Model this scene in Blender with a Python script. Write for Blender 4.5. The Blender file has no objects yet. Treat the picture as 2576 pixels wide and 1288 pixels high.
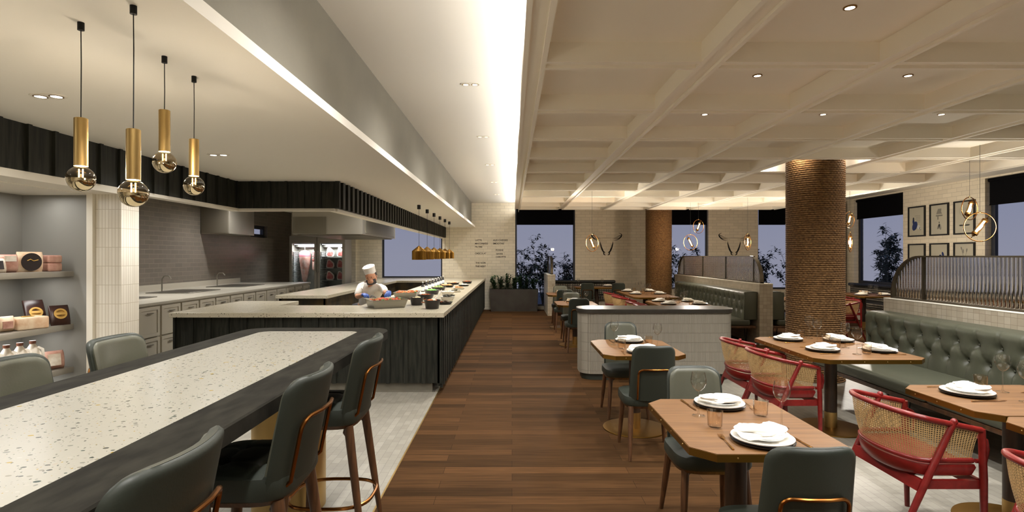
import bpy, bmesh, math, random
from mathutils import Vector, Matrix
PI = math.pi
random.seed(7)
S = bpy.context.scene
COL = S.collection
# ---------------------------------------------------------------- camera, world, exposure
F, EYE = 1386.0, 1.58
cam = bpy.data.objects.new('camera', bpy.data.cameras.new('camera'))
COL.objects.link(cam)
cam.location = (0, 0, EYE); cam.rotation_euler = (PI/2, 0, 0)
cam.data.sensor_width = 36; cam.data.lens = F/2576*36
cam.data.clip_start = 0.02; cam.data.clip_end = 200
S.camera = cam
S.view_settings.view_transform = 'Standard'; S.view_settings.look = 'None'
S.view_settings.gamma = 1; S.view_settings.use_curve_mapping = False
S.view_settings.exposure = 0.12
S.cycles.max_bounces = 12; S.cycles.diffuse_bounces = 7; S.cycles.glossy_bounces = 4; S.cycles.transmission_bounces = 10; S.cycles.transparent_max_bounces = 24; S.cycles.caustics_reflective = False; S.cycles.caustics_refractive = False; S.cycles.sample_clamp_indirect = 6
def lin(c):
    return tuple(((v/255)/12.92 if v/255 <= .04045 else ((v/255+.055)/1.055)**2.4) for v in c)
W = bpy.data.worlds.new('dusk'); S.world = W; W.use_nodes = True
nt = W.node_tree; nt.nodes.clear()
wo = nt.nodes.new('ShaderNodeOutputWorld'); bg = nt.nodes.new('ShaderNodeBackground')
tc = nt.nodes.new('ShaderNodeTexCoord'); sx = nt.nodes.new('ShaderNodeSeparateXYZ'); cr = nt.nodes.new('ShaderNodeValToRGB')
nt.links.new(tc.outputs['Generated'], sx.inputs[0]); nt.links.new(sx.outputs['Z'], cr.inputs[0])
cr.color_ramp.elements[0].position = 0.0; cr.color_ramp.elements[0].color = (*lin((145, 145, 159)), 1)
cr.color_ramp.elements[1].position = 0.35; cr.color_ramp.elements[1].color = (*lin((104, 118, 155)), 1)
nt.links.new(cr.outputs[0], bg.inputs[0]); bg.inputs[1].default_value = 1.0
nt.links.new(bg.outputs[0], wo.inputs[0])
WARM = (1.0, .92, .81); NEUT = (1.0, .98, .95); COOL = (.93, .97, 1.0)
LIGHTS = dict(mid=175, low=95, coffer=86, cove_mid=78, cove_low=25, pend=9, ring=74, buffet=20, kitchen=190, niche=9, column=3)
def light(name, kind, loc, power, color=NEUT, size=.05, rot=None, sy=None, angle=None, blend=.6):
    l = bpy.data.lights.new(name, kind); l.energy = power; l.color = color
    if kind == 'AREA':
        l.shape = 'RECTANGLE' if sy else 'DISK'; l.size = size
        if sy: l.size_y = sy
    else:
        l.shadow_soft_size = size
    if kind == 'SPOT':
        l.spot_size = angle or 2.0; l.spot_blend = blend
    o = bpy.data.objects.new(name, l); o.location = loc
    if rot: o.rotation_euler = rot
    COL.objects.link(o); return o
# ---------------------------------------------------------------- materials
def mat(name, rgb, rough=.5, metal=0.0, vary=None, bump=None, spec=.5, emit=None, coat=0, sheen=0, stretch=None):
    """rgb sRGB 0-255. vary=(scale, rgb2). bump=(scale, strength). stretch=(x,y,z) scaling of object coords"""
    m = bpy.data.materials.new(name); m.use_nodes = True
    n = m.node_tree.nodes; L = m.node_tree.links; b = n['Principled BSDF']
    b.inputs['Base Color'].default_value = (*lin(rgb), 1); b.inputs['Roughness'].default_value = rough
    b.inputs['Metallic'].default_value = metal; b.inputs['Specular IOR Level'].default_value = spec
    if coat: b.inputs['Coat Weight'].default_value = coat
    if emit:
        b.inputs['Emission Color'].default_value = (*lin(emit[0]), 1); b.inputs['Emission Strength'].default_value = emit[1]
    if vary or bump:
        t = n.new('ShaderNodeTexCoord'); mp = n.new('ShaderNodeMapping')
        L.new(t.outputs['Object'], mp.inputs[0])
        if stretch: mp.inputs['Scale'].default_value = stretch
    if vary:
        no = n.new('ShaderNodeTexNoise'); no.inputs['Scale'].default_value = vary[0]; no.inputs['Detail'].default_value = 5
        r = n.new('ShaderNodeValToRGB'); r.color_ramp.elements[0].position = .35; r.color_ramp.elements[1].position = .65
        r.color_ramp.elements[0].color = (*lin(rgb), 1); r.color_ramp.elements[1].color = (*lin(vary[1]), 1)
        L.new(mp.outputs[0], no.inputs['Vector']); L.new(no.outputs['Fac'], r.inputs[0]); L.new(r.outputs[0], b.inputs['Base Color'])
    if bump:
        no = n.new('ShaderNodeTexNoise'); no.inputs['Scale'].default_value = bump[0]; no.inputs['Detail'].default_value = 4
        bp = n.new('ShaderNodeBump'); bp.inputs['Strength'].default_value = bump[1]; bp.inputs['Distance'].default_value = .01
        L.new(mp.outputs[0], no.inputs['Vector']); L.new(no.outputs['Fac'], bp.inputs['Height']); L.new(bp.outputs[0], b.inputs['Normal'])
    return m
def plane_vec(n, L, plane):
    t = n.new('ShaderNodeTexCoord'); s = n.new('ShaderNodeSeparateXYZ'); c = n.new('ShaderNodeCombineXYZ')
    L.new(t.outputs['Object'], s.inputs[0])
    if plane == 'any':   # horizontal run whichever way the wall faces: x+y, z
        a = n.new('ShaderNodeMath'); a.operation = 'ADD'; L.new(s.outputs[0], a.inputs[0]); L.new(s.outputs[1], a.inputs[1])
        L.new(a.outputs[0], c.inputs[0]); L.new(s.outputs[2], c.inputs[1])
    else:
        L.new(s.outputs['XYZ'.index(plane[0].upper())], c.inputs[0]); L.new(s.outputs['XYZ'.index(plane[1].upper())], c.inputs[1])
    return c.outputs[0]
def brick(name, c1, c2, mortar, bw, bh, ms=.004, plane='any', offset=.5, rough=.6, bump=.3, noise=0, grain=None, mortar_smooth=.1, spec=.5, rib=None):
    m = bpy.data.materials.new(name); m.use_nodes = True
    n = m.node_tree.nodes; L = m.node_tree.links; b = n['Principled BSDF']
    v = plane_vec(n, L, plane)
    k = n.new('ShaderNodeTexBrick'); L.new(v, k.inputs['Vector'])
    k.offset = offset; k.inputs['Scale'].default_value = 1
    k.inputs['Color1'].default_value = (*lin(c1), 1); k.inputs['Color2'].default_value = (*lin(c2), 1); k.inputs['Mortar'].default_value = (*lin(mortar), 1)
    k.inputs['Brick Width'].default_value = bw; k.inputs['Row Height'].default_value = bh
    k.inputs['Mortar Size'].default_value = ms; k.inputs['Mortar Smooth'].default_value = mortar_smooth
    col = k.outputs['Color']
    if noise or grain:
        mp = n.new('ShaderNodeMapping'); no = n.new('ShaderNodeTexNoise'); no.inputs['Detail'].default_value = 6
        L.new(v, mp.inputs[0]); L.new(mp.outputs[0], no.inputs['Vector'])
        if grain: mp.inputs['Scale'].default_value = (grain[0], grain[1], 1); no.inputs['Scale'].default_value = 1; amt = grain[2]
        else: no.inputs['Scale'].default_value = noise[0]; amt = noise[1]
        mr = n.new('ShaderNodeMapRange'); mr.inputs['From Min'].default_value = .25; mr.inputs['From Max'].default_value = .75
        mr.inputs['To Min'].default_value = 1-amt; mr.inputs['To Max'].default_value = 1+amt
        L.new(no.outputs['Fac'], mr.inputs['Value'])
        mx = n.new('ShaderNodeVectorMath'); mx.operation = 'SCALE'
        L.new(col, mx.inputs[0]); L.new(mr.outputs[0], mx.inputs['Scale']); col = mx.outputs[0]
    L.new(col, b.inputs['Base Color']); b.inputs['Roughness'].default_value = rough; b.inputs['Specular IOR Level'].default_value = spec
    if bump:
        bp = n.new('ShaderNodeBump'); bp.inputs['Strength'].default_value = bump; bp.inputs['Distance'].default_value = .006; bp.invert = True
        L.new(k.outputs['Fac'], bp.inputs['Height']); L.new(bp.outputs[0], b.inputs['Normal'])
    return m
def wood(name, c1, c2, axis='X', scale=6, rough=.4, spec=.5, coat=0, stretch=14):
    m = bpy.data.materials.new(name); m.use_nodes = True
    n = m.node_tree.nodes; L = m.node_tree.links; b = n['Principled BSDF']
    t = n.new('ShaderNodeTexCoord'); mp = n.new('ShaderNodeMapping'); L.new(t.outputs['Object'], mp.inputs[0])
    mp.inputs['Scale'].default_value = tuple(scale if a == axis else scale*stretch for a in 'XYZ')
    no = n.new('ShaderNodeTexNoise'); no.inputs['Scale'].default_value = 1; no.inputs['Detail'].default_value = 6; no.inputs['Distortion'].default_value = .6
    r = n.new('ShaderNodeValToRGB'); r.color_ramp.elements[0].position = .3; r.color_ramp.elements[1].position = .7
    r.color_ramp.elements[0].color = (*lin(c1), 1); r.color_ramp.elements[1].color = (*lin(c2), 1)
    L.new(mp.outputs[0], no.inputs['Vector']); L.new(no.outputs['Fac'], r.inputs[0]); L.new(r.outputs[0], b.inputs['Base Color'])
    bp = n.new('ShaderNodeBump'); bp.inputs['Strength'].default_value = .15; bp.inputs['Distance'].default_value = .004
    L.new(no.outputs['Fac'], bp.inputs['Height']); L.new(bp.outputs[0], b.inputs['Normal'])
    b.inputs['Roughness'].default_value = rough; b.inputs['Specular IOR Level'].default_value = spec
    if coat: b.inputs['Coat Weight'].default_value = coat; b.inputs['Coat Roughness'].default_value = .2
    return m
def terrazzo(name, base, chips, sc=38, thr=.17, rough=.3):
    m = bpy.data.materials.new(name); m.use_nodes = True
    n = m.node_tree.nodes; L = m.node_tree.links; b = n['Principled BSDF']
    t = n.new('ShaderNodeTexCoord'); cur = None
    for i, (s, th) in enumerate(((sc, thr), (sc*2.3, thr*.9), (sc*.55, thr*.55))):
        mp = n.new('ShaderNodeMapping'); L.new(t.outputs['Object'], mp.inputs[0])
        mp.inputs['Location'].default_value = (i*3.1, i*1.7, i*.9); mp.inputs['Scale'].default_value = (1.0, 1.5, 1.5) if i == 0 else (1.4, 1, 1)
        mp.inputs['Rotation'].default_value = (0, 0, .6*i)
        v = n.new('ShaderNodeTexVoronoi'); v.inputs['Scale'].default_value = s; L.new(mp.outputs[0], v.inputs['Vector'])
        se = n.new('ShaderNodeSeparateColor'); L.new(v.outputs['Color'], se.inputs[0])
        # chip size depends on the cell's own random number
        mu = n.new('ShaderNodeMath'); mu.operation = 'MULTIPLY'; L.new(se.outputs[1], mu.inputs[0]); mu.inputs[1].default_value = th*2.4
        le = n.new('ShaderNodeMath'); le.operation = 'LESS_THAN'; L.new(v.outputs['Distance'], le.inputs[0]); L.new(mu.outputs[0], le.inputs[1])
        r = n.new('ShaderNodeValToRGB'); r.color_ramp.interpolation = 'CONSTANT'
        els = r.color_ramp.elements
        for j, c in enumerate(chips):
            e = els[j] if j < 2 else els.new(j/len(chips))
            e.position = j/len(chips); e.color = (*lin(c), 1)
        L.new(se.outputs[0], r.inputs[0])
        mx = n.new('ShaderNodeMix'); mx.data_type = 'RGBA'
        L.new(le.outputs[0], mx.inputs['Factor']); L.new(r.outputs[0], mx.inputs['B'])
        if cur is None: mx.inputs['A'].default_value = (*lin(base), 1)
        else: L.new(cur, mx.inputs['A'])
        cur = mx.outputs['Result']
    L.new(cur, b.inputs['Base Color']); b.inputs['Roughness'].default_value = rough
    return m
def thin_glass(name, tint=(255, 255, 255), refl=1.0, rough=0.0, edge=1.0):
    m = bpy.data.materials.new(name); m.use_nodes = True
    n = m.node_tree.nodes; L = m.node_tree.links; n.remove(n['Principled BSDF'])
    tr = n.new('ShaderNodeBsdfTransparent'); tc_ = n.new('ShaderNodeMix'); tc_.data_type = 'RGBA'; tc_.inputs['A'].default_value = (*lin(tint), 1); tc_.inputs['B'].default_value = (*lin(tuple(c*edge for c in tint)), 1)
    L.new(tc_.outputs['Result'], tr.inputs[0])
    gl = n.new('ShaderNodeBsdfGlossy'); gl.inputs['Roughness'].default_value = rough
    lw = n.new('ShaderNodeLayerWeight'); pw = n.new('ShaderNodeMath'); pw.operation = 'POWER'; pw.inputs[1].default_value = 4.5
    mu = n.new('ShaderNodeMath'); mu.operation = 'MULTIPLY_ADD'; mu.inputs[1].default_value = .8*refl; mu.inputs[2].default_value = .04*refl; mu.use_clamp = True
    mx = n.new('ShaderNodeMixShader'); L.new(lw.outputs['Facing'], pw.inputs[0]); L.new(pw.outputs[0], mu.inputs[0]); L.new(pw.outputs[0], tc_.inputs['Factor']); L.new(mu.outputs[0], mx.inputs[0])
    L.new(tr.outputs[0], mx.inputs[1]); L.new(gl.outputs[0], mx.inputs[2]); L.new(mx.outputs[0], n['Material Output'].inputs[0])
    return m
def solid_glass(name, tint=(250, 250, 250), rough=.02, ior=1.45):
    m = bpy.data.materials.new(name); m.use_nodes = True
    n = m.node_tree.nodes; b = n['Principled BSDF']
    b.inputs['Base Color'].default_value = (*lin(tint), 1); b.inputs['Transmission Weight'].default_value = 1
    b.inputs['Roughness'].default_value = rough; b.inputs['IOR'].default_value = ior
    return m
def emis(name, rgb, k):
    m = bpy.data.materials.new(name); m.use_nodes = True
    n = m.node_tree.nodes; n.remove(n['Principled BSDF']); e = n.new('ShaderNodeEmission')
    e.inputs[0].default_value = (*lin(rgb), 1); e.inputs[1].default_value = k
    m.node_tree.links.new(e.outputs[0], n['Material Output'].inputs[0]); return m
def cane_mat():
    m = bpy.data.materials.new('woven_cane'); m.use_nodes = True
    n = m.node_tree.nodes; L = m.node_tree.links; b = n['Principled BSDF']
    b.inputs['Base Color'].default_value = (*lin((186, 154, 104)), 1); b.inputs['Roughness'].default_value = .5
    uv = n.new('ShaderNodeUVMap'); s = n.new('ShaderNodeSeparateXYZ'); L.new(uv.outputs[0], s.inputs[0])
    dist = []
    for i in (0, 1):
        f = n.new('ShaderNodeMath'); f.operation = 'FRACT'; L.new(s.outputs[i], f.inputs[0])
        d = n.new('ShaderNodeMath'); d.operation = 'SUBTRACT'; d.inputs[1].default_value = .5; L.new(f.outputs[0], d.inputs[0])
        q = n.new('ShaderNodeMath'); q.operation = 'POWER'; q.inputs[1].default_value = 2; L.new(d.outputs[0], q.inputs[0]); dist.append(q)
    a = n.new('ShaderNodeMath'); a.operation = 'ADD'; L.new(dist[0].outputs[0], a.inputs[0]); L.new(dist[1].outputs[0], a.inputs[1])
    le = n.new('ShaderNodeMath'); le.operation = 'LESS_THAN'; le.inputs[1].default_value = .095; L.new(a.outputs[0], le.inputs[0])
    tr = n.new('ShaderNodeBsdfTransparent'); mx = n.new('ShaderNodeMixShader')
    L.new(le.outputs[0], mx.inputs[0]); L.new(b.outputs[0], mx.inputs[1]); L.new(tr.outputs[0], mx.inputs[2]); L.new(mx.outputs[0], n['Material Output'].inputs[0])
    return m
def rope_mat():
    m = bpy.data.materials.new('natural_rope'); m.use_nodes = True
    n = m.node_tree.nodes; L = m.node_tree.links; b = n['Principled BSDF']; b.inputs['Roughness'].default_value = .85
    t = n.new('ShaderNodeTexCoord'); s = n.new('ShaderNodeSeparateXYZ'); L.new(t.outputs['Object'], s.inputs[0])
    at = n.new('ShaderNodeMath'); at.operation = 'ARCTAN2'; L.new(s.outputs[1], at.inputs[0]); L.new(s.outputs[0], at.inputs[1])
    k = n.new('ShaderNodeMath'); k.operation = 'MULTIPLY'; k.inputs[1].default_value = 44; L.new(at.outputs[0], k.inputs[0])
    z = n.new('ShaderNodeMath'); z.operation = 'MULTIPLY'; z.inputs[1].default_value = 130; L.new(s.outputs[2], z.inputs[0])
    a = n.new('ShaderNodeMath'); a.operation = 'ADD'; L.new(k.outputs[0], a.inputs[0]); L.new(z.outputs[0], a.inputs[1])
    si = n.new('ShaderNodeMath'); si.operation = 'SINE'; L.new(a.outputs[0], si.inputs[0])
    bp = n.new('ShaderNodeBump'); bp.inputs['Strength'].default_value = .45; bp.inputs['Distance'].default_value = .006
    L.new(si.outputs[0], bp.inputs['Height']); L.new(bp.outputs[0], b.inputs['Normal'])
    no = n.new('ShaderNodeTexNoise'); no.inputs['Scale'].default_value = 40; no.inputs['Detail'].default_value = 4; L.new(t.outputs['Object'], no.inputs['Vector'])
    r = n.new('ShaderNodeValToRGB'); r.color_ramp.elements[0].position = .3; r.color_ramp.elements[1].position = .75
    r.color_ramp.elements[0].color = (*lin((92, 63, 34)), 1); r.color_ramp.elements[1].color = (*lin((156, 118, 74)), 1)
    L.new(no.outputs['Fac'], r.inputs[0]); L.new(r.outputs[0], b.inputs['Base Color']); return m
def gingham():
    m = bpy.data.materials.new('gingham_cloth'); m.use_nodes = True
    n = m.node_tree.nodes; L = m.node_tree.links; b = n['Principled BSDF']; b.inputs['Roughness'].default_value = .9
    t = n.new('ShaderNodeTexCoord'); s = n.new('ShaderNodeSeparateXYZ'); L.new(t.outputs['Object'], s.inputs[0])
    hs = n.new('ShaderNodeMath'); hs.operation = 'ADD'; L.new(s.outputs[0], hs.inputs[0]); L.new(s.outputs[1], hs.inputs[1])
    tot = None
    for src in (hs.outputs[0], s.outputs[2]):
        k = n.new('ShaderNodeMath'); k.operation = 'MULTIPLY'; k.inputs[1].default_value = 1/.05; L.new(src, k.inputs[0])
        f = n.new('ShaderNodeMath'); f.operation = 'FRACT'; L.new(k.outputs[0], f.inputs[0])
        g = n.new('ShaderNodeMath'); g.operation = 'GREATER_THAN'; g.inputs[1].default_value = .5; L.new(f.outputs[0], g.inputs[0])
        if tot is None: tot = g
        else:
            mu = n.new('ShaderNodeMath'); mu.operation = 'MULTIPLY'; L.new(tot.outputs[0], mu.inputs[0]); L.new(g.outputs[0], mu.inputs[1]); tot = mu
    mx = n.new('ShaderNodeMix'); mx.data_type = 'RGBA'; L.new(tot.outputs[0], mx.inputs['Factor'])
    mx.inputs['A'].default_value = (*lin((34, 33, 30)), 1); mx.inputs['B'].default_value = (*lin((205, 196, 176)), 1)
    L.new(mx.outputs['Result'], b.inputs['Base Color']); return m
M = {}
M['ceil'] = mat('white_ceiling_paint', (240, 235, 224), .85, spec=.2)
M['coffer'] = mat('cream_coffer_paint', (246, 240, 226), .85, spec=.2)
M['concrete'] = mat('grey_plaster', (122, 117, 104), .85, vary=(1.5, (114, 109, 97)), bump=(30, .12))
M['wallbrick'] = brick('painted_white_brick', (226, 216, 194), (216, 206, 184), (192, 182, 162), .25, .085, .004, rough=.55, bump=.4)
M['darkbrick'] = brick('grey_brown_kitchen_brick', (114, 106, 96), (104, 97, 88), (126, 118, 106), .25, .085, .005, rough=.4, bump=.4)
M['floorwood'] = brick('brown_oak_planks', (84, 58, 34), (54, 37, 20), (26, 18, 11), 1.35, .125, .0012, plane='xy', offset=.37, rough=.7, bump=.1, grain=(2.5, 55, .36), spec=.04)
M['floortile'] = brick('cream_mosaic_floor', (158, 153, 141), (142, 137, 125), (126, 121, 111), .12, .06, .002, plane='yx', offset=.5, rough=.4, bump=.15, noise=(14, .06))
M['brass'] = mat('satin_brass', (186, 156, 100), .42, 1.0)
M['brassdark'] = mat('aged_brass', (140, 104, 46), .38, 1.0)
M['capbronze'] = mat('dark_bronze_cap', (112, 82, 44), .35, 1.0)
M['bronze'] = mat('bronze_tube', (150, 98, 48), .25, 1.0)
M['gold'] = mat('gold_cutlery', (196, 142, 66), .2, 1.0)
M['blacktimber'] = wood('black_stained_timber', (19, 20, 16), (48, 48, 40), 'Z', 3, .6, .25, stretch=12)
M['blackstain'] = mat('charcoal_stained_frame', (34, 32, 28), .7, vary=(7, (48, 46, 40)), spec=.05, stretch=(3, 1, 1))
M['terrazzo'] = terrazzo('white_terrazzo', (168, 164, 152), [(130, 128, 120), (168, 163, 152), (96, 95, 88), (172, 167, 155), (172, 167, 155), (40, 46, 42), (150, 146, 136), (170, 166, 154), (28, 54, 46), (78, 78, 73), (168, 163, 150), (176, 171, 159), (138, 132, 121), (168, 160, 146), (158, 132, 50), (52, 52, 50)], 38, .15, .22)
M['counterstone'] = terrazzo('cream_counter_stone', (200, 191, 169), [(184, 174, 150), (196, 186, 164), (120, 112, 96), (206, 196, 172), (60, 56, 48), (190, 180, 156)], 60, .16, .25)
M['rust'] = mat('rusted_dark_metal', (44, 42, 34), .55, .4, vary=(5, (84, 68, 40)), bump=(18, .2))
M['steel'] = mat('brushed_steel', (150, 146, 136), .34, .9, vary=(3, (136, 132, 122)), stretch=(1, 1, 20))
M['steelflat'] = mat('satin_steel_panel', (160, 154, 142), .4, .6)
M['greypanel'] = mat('grey_display_panel', (138, 136, 130), .5)
M['cabinet'] = mat('grey_cabinet_front', (184, 177, 161), .45)
M['pier'] = brick('white_finger_tile', (224, 218, 204), (216, 209, 194), (188, 178, 158), .026, .15, .002, offset=0, rough=.25, bump=.3)
M['ribtile'] = brick('ribbed_stone_tile', (156, 149, 135), (149, 142, 128), (126, 119, 105), .0155, .12, .0022, offset=0, rough=.5, bump=.9, mortar_smooth=.8)
M['mosaic'] = brick('beige_marble_mosaic', (180, 171, 153), (164, 153, 134), (134, 123, 105), .065, .065, .0018, offset=0, rough=.35, bump=.2, noise=(9, .09))
M['whitetrim'] = mat('white_trim_paint', (230, 224, 210), .6)
M['darkstone'] = mat('dark_soapstone', (58, 54, 47), .35, vary=(6, (48, 45, 39)))
M['leather'] = mat('sage_green_leather', (75, 77, 63), .42, bump=(120, .06))
M['chairleather'] = mat('dark_green_upholstery', (43, 48, 40), .5, bump=(160, .05))
M['sagecushion'] = mat('sage_inner_cushion', (88, 88, 74), .45, bump=(120, .05))
M['walnut'] = wood('walnut_legs', (58, 36, 20), (100, 66, 40), 'Z', 5, .4, stretch=9)
M['tablewood'] = wood('oiled_oak_tabletop', (102, 70, 40), (128, 92, 56), 'X', 2.2, .5, .3, stretch=16)
M['polewood'] = wood('dark_walnut_post', (40, 27, 17), (66, 46, 30), 'Z', 4, .45, stretch=10)
M['red'] = wood('red_lacquered_wood', (102, 18, 16), (128, 31, 28), 'X', 4, .3, .5, stretch=5)
M['cane'] = cane_mat(); M['rope'] = rope_mat(); M['gingham'] = gingham()
M['black'] = mat('matt_black', (12, 12, 12), .6)
M['blind'] = mat('black_blind_cloth', (6, 6, 9), .9, spec=.1)
M['blackmetal'] = mat('black_metal', (20, 20, 20), .35, .6)
M['frame_dark'] = mat('dark_window_frame', (34, 38, 48), .45)
M['porcelain'] = mat('white_porcelain', (246, 244, 238), .18, coat=.3)
M['charger'] = mat('black_charger_plate', (16, 15, 14), .3)
M['linen'] = mat('white_linen', (246, 243, 236), .85, bump=(300, .08))
M['wineglass'] = thin_glass('clear_stemware', (250, 250, 248), 1.9, 0, .45)
M['tumbler'] = thin_glass('amber_tumbler_glass', (253, 248, 241), 1.6, 0, .5)
M['pane'] = thin_glass('window_pane_glass', (246, 248, 252), .15)
M['coolglass'] = thin_glass('fridge_door_glass', (244, 248, 250), .5)
M['fluted'] = solid_glass('fluted_screen_glass', (244, 244, 242), .02, 1.45)
M['bulbglass'] = thin_glass('smoked_globe_glass', (226, 214, 192), 1.4)
M['mirrorbulb'] = mat('mirrored_bulb_base', (214, 196, 160), .06, 1.0)
M['ledwhite'] = emis('lamp_lens_white', (255, 246, 228), 9)
M['ledwarm'] = emis('lamp_lens_warm', (255, 226, 176), 5)
M['filament'] = emis('glowing_filament', (255, 196, 110), 24)
M['tubeglow'] = emis('glowing_tube', (255, 236, 202), 14)
M['ambertube'] = thin_glass('amber_tube_glass', (244, 218, 176), 1.2)
# ---------------------------------------------------------------- mesh helpers
class MB:
    def __init__(s): s.v = []; s.f = []; s.uv = {}
    def add(s, vs, fs):
        b = len(s.v); s.v += [tuple(p) for p in vs]; s.f += [tuple(b+i for i in q) for q in fs]; return b
    def box(s, x0, x1, y0, y1, z0, z1):
        s.add([(x0,y0,z0),(x1,y0,z0),(x1,y1,z0),(x0,y1,z0),(x0,y0,z1),(x1,y0,z1),(x1,y1,z1),(x0,y1,z1)],
              [(0,3,2,1),(4,5,6,7),(0,1,5,4),(1,2,6,5),(2,3,7,6),(3,0,4,7)]); return s
    def rbox(s, x0, x1, y0, y1, z0, z1, r=.01, seg=3):
        bm = bmesh.new(); bmesh.ops.create_cube(bm, size=1)
        for v in bm.verts:
            v.co = Vector(((x0+x1)/2+v.co.x*(x1-x0), (y0+y1)/2+v.co.y*(y1-y0), (z0+z1)/2+v.co.z*(z1-z0)))
        bmesh.ops.bevel(bm, geom=bm.edges[:], offset=min(r, (x1-x0)*.49, (y1-y0)*.49, (z1-z0)*.49), segments=seg, profile=.5, affect='EDGES')
        bm.verts.ensure_lookup_table(); s.add([v.co for v in bm.verts], [[v.index for v in f.verts] for f in bm.faces]); bm.free(); return s
    def cyl(s, c, r, h, seg=24, r2=None, axis='z'):
        r2 = r if r2 is None else r2
        vs = []
        for k in range(2):
            for i in range(seg):
                a = 2*PI*i/seg; rr = (r, r2)[k]; p = (rr*math.cos(a), rr*math.sin(a), h*k)
                if axis == 'x': p = (p[2], p[0], p[1])
                if axis == 'y': p = (p[1], p[2], p[0])
                vs.append((c[0]+p[0], c[1]+p[1], c[2]+p[2]))
        fs = [(i, (i+1) % seg, seg+(i+1) % seg, seg+i) for i in range(seg)] + [tuple(range(seg-1, -1, -1)), tuple(range(seg, 2*seg))]
        s.add(vs, fs); return s
    def lathe(s, prof, seg=24, c=(0, 0, 0), closed=False):
        vs = []; n = len(prof)
        for r, z in prof:
            for i in range(seg):
                a = 2*PI*i/seg; vs.append((c[0]+r*math.cos(a), c[1]+r*math.sin(a), c[2]+z))
        fs = []
        for j in range(n-1+(1 if closed else 0)):
            k = (j+1) % n
            for i in range(seg):
                fs.append((j*seg+i, j*seg+(i+1) % seg, k*seg+(i+1) % seg, k*seg+i))
        if not closed:
            if prof[0][0] > 1e-5: fs.append(tuple(range(seg-1, -1, -1)))
            if prof[-1][0] > 1e-5: fs.append(tuple((n-1)*seg+i for i in range(seg)))
        s.add(vs, fs); return s
    def lathe_open(s, prof, seg=24, c=(0, 0, 0)):
        vs = [(c[0]+r*math.cos(2*PI*i/seg), c[1]+r*math.sin(2*PI*i/seg), c[2]+z) for r, z in prof for i in range(seg)]
        s.add(vs, [(j*seg+i, j*seg+(i+1) % seg, (j+1)*seg+(i+1) % seg, (j+1)*seg+i) for j in range(len(prof)-1) for i in range(seg)]); return s
    def loft(s, rings, cap=True, closed=True):
        n = len(rings[0]); vs = [p for r in rings for p in r]; fs = []
        for j in range(len(rings)-1):
            for i in range(n if closed else n-1):
                fs.append((j*n+i, j*n+(i+1) % n, (j+1)*n+(i+1) % n, (j+1)*n+i))
        if cap: fs += [tuple(range(n-1, -1, -1)), tuple((len(rings)-1)*n+i for i in range(n))]
        s.add(vs, fs); return s
    def tube(s, pts, r, seg=10, closed=False, cap=True, flat=1.0):
        P = [Vector(p) for p in pts]; n = len(P)
        R = r if isinstance(r, (list, tuple)) else [r]*n
        rings = []; up = None
        for i in range(n):
            a = P[(i-1) % n] if (closed or i > 0) else P[i]; b = P[(i+1) % n] if (closed or i < n-1) else P[i]
            t = (b-a).normalized()
            if up is None:
                up = Vector((0, 0, 1)) if abs(t.z) < .9 else Vector((0, 1, 0))
            up = (up-t*up.dot(t))
            up = up.normalized() if up.length > 1e-6 else t.orthogonal().normalized()
            sd = t.cross(up)
            rings.append([P[i]+(up*math.cos(2*PI*k/seg)*flat+sd*math.sin(2*PI*k/seg))*R[i] for k in range(seg)])
        if closed: rings.append(rings[0])
        return s.loft(rings, cap=cap and not closed)
    def prism(s, poly, z0, z1):
        n = len(poly)
        s.add([(x, y, z0) for x, y in poly]+[(x, y, z1) for x, y in poly],
              [(i, (i+1) % n, n+(i+1) % n, n+i) for i in range(n)]+[tuple(range(n-1, -1, -1)), tuple(range(n, 2*n))]); return s
    def grid(s, fn, nu, nv, closed_u=False):
        vs = [fn(i/(nu), j/(nv)) for j in range(nv+1) for i in range(nu+1)]
        s.add(vs, [(j*(nu+1)+i, j*(nu+1)+i+1, (j+1)*(nu+1)+i+1, (j+1)*(nu+1)+i) for j in range(nv) for i in range(nu)]); return s
    def sphere(s, c, r, seg=16, rings=10, sc=(1, 1, 1)):
        prof = [(max(1e-6, math.sin(PI*j/rings)), -math.cos(PI*j/rings)) for j in range(rings+1)]
        vs = [(c[0]+sc[0]*r*p*math.cos(2*PI*i/seg), c[1]+sc[1]*r*p*math.sin(2*PI*i/seg), c[2]+sc[2]*r*z) for p, z in prof for i in range(seg)]
        s.add(vs, [(j*seg+i, j*seg+(i+1) % seg, (j+1)*seg+(i+1) % seg, (j+1)*seg+i) for j in range(rings) for i in range(seg)]); return s
    def xform(s, m):
        s.v = [tuple(m @ Vector(p)) for p in s.v]; return s
    def build(s, name, m, parent=None, smooth=35, recalc=True):
        me = bpy.data.meshes.new(name); me.from_pydata(s.v, [], s.f); me.validate()
        if recalc:
            bm = bmesh.new(); bm.from_mesh(me); bmesh.ops.remove_doubles(bm, verts=bm.verts, dist=1e-5) if len(s.v) < 60000 else None
            bmesh.ops.recalc_face_normals(bm, faces=bm.faces); bm.to_mesh(me); bm.free()
        if smooth:
            me.shade_smooth(); me.set_sharp_from_angle(angle=math.radians(smooth))
        me.materials.append(M[m] if isinstance(m, str) else m)
        o = bpy.data.objects.new(name, me); COL.objects.link(o)
        if parent is not None: o.parent = parent
        return o
def tag(o, label, cat, group=None, kind=None):
    o['label'] = label; o['category'] = cat
    if group: o['group'] = group
    if kind: o['kind'] = kind
    return o
def thing(name, label, cat, loc=(0, 0, 0), rz=0, group=None):
    o = bpy.data.objects.new(name, None); o.empty_display_size = .05; COL.objects.link(o)
    o.location = loc; o.rotation_euler = (0, 0, rz); return tag(o, label, cat, group)
def struct(o, label=None):
    o['kind'] = 'structure'
    if label: o['label'] = label
    return o
CACHE = {}; USED = set()
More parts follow.
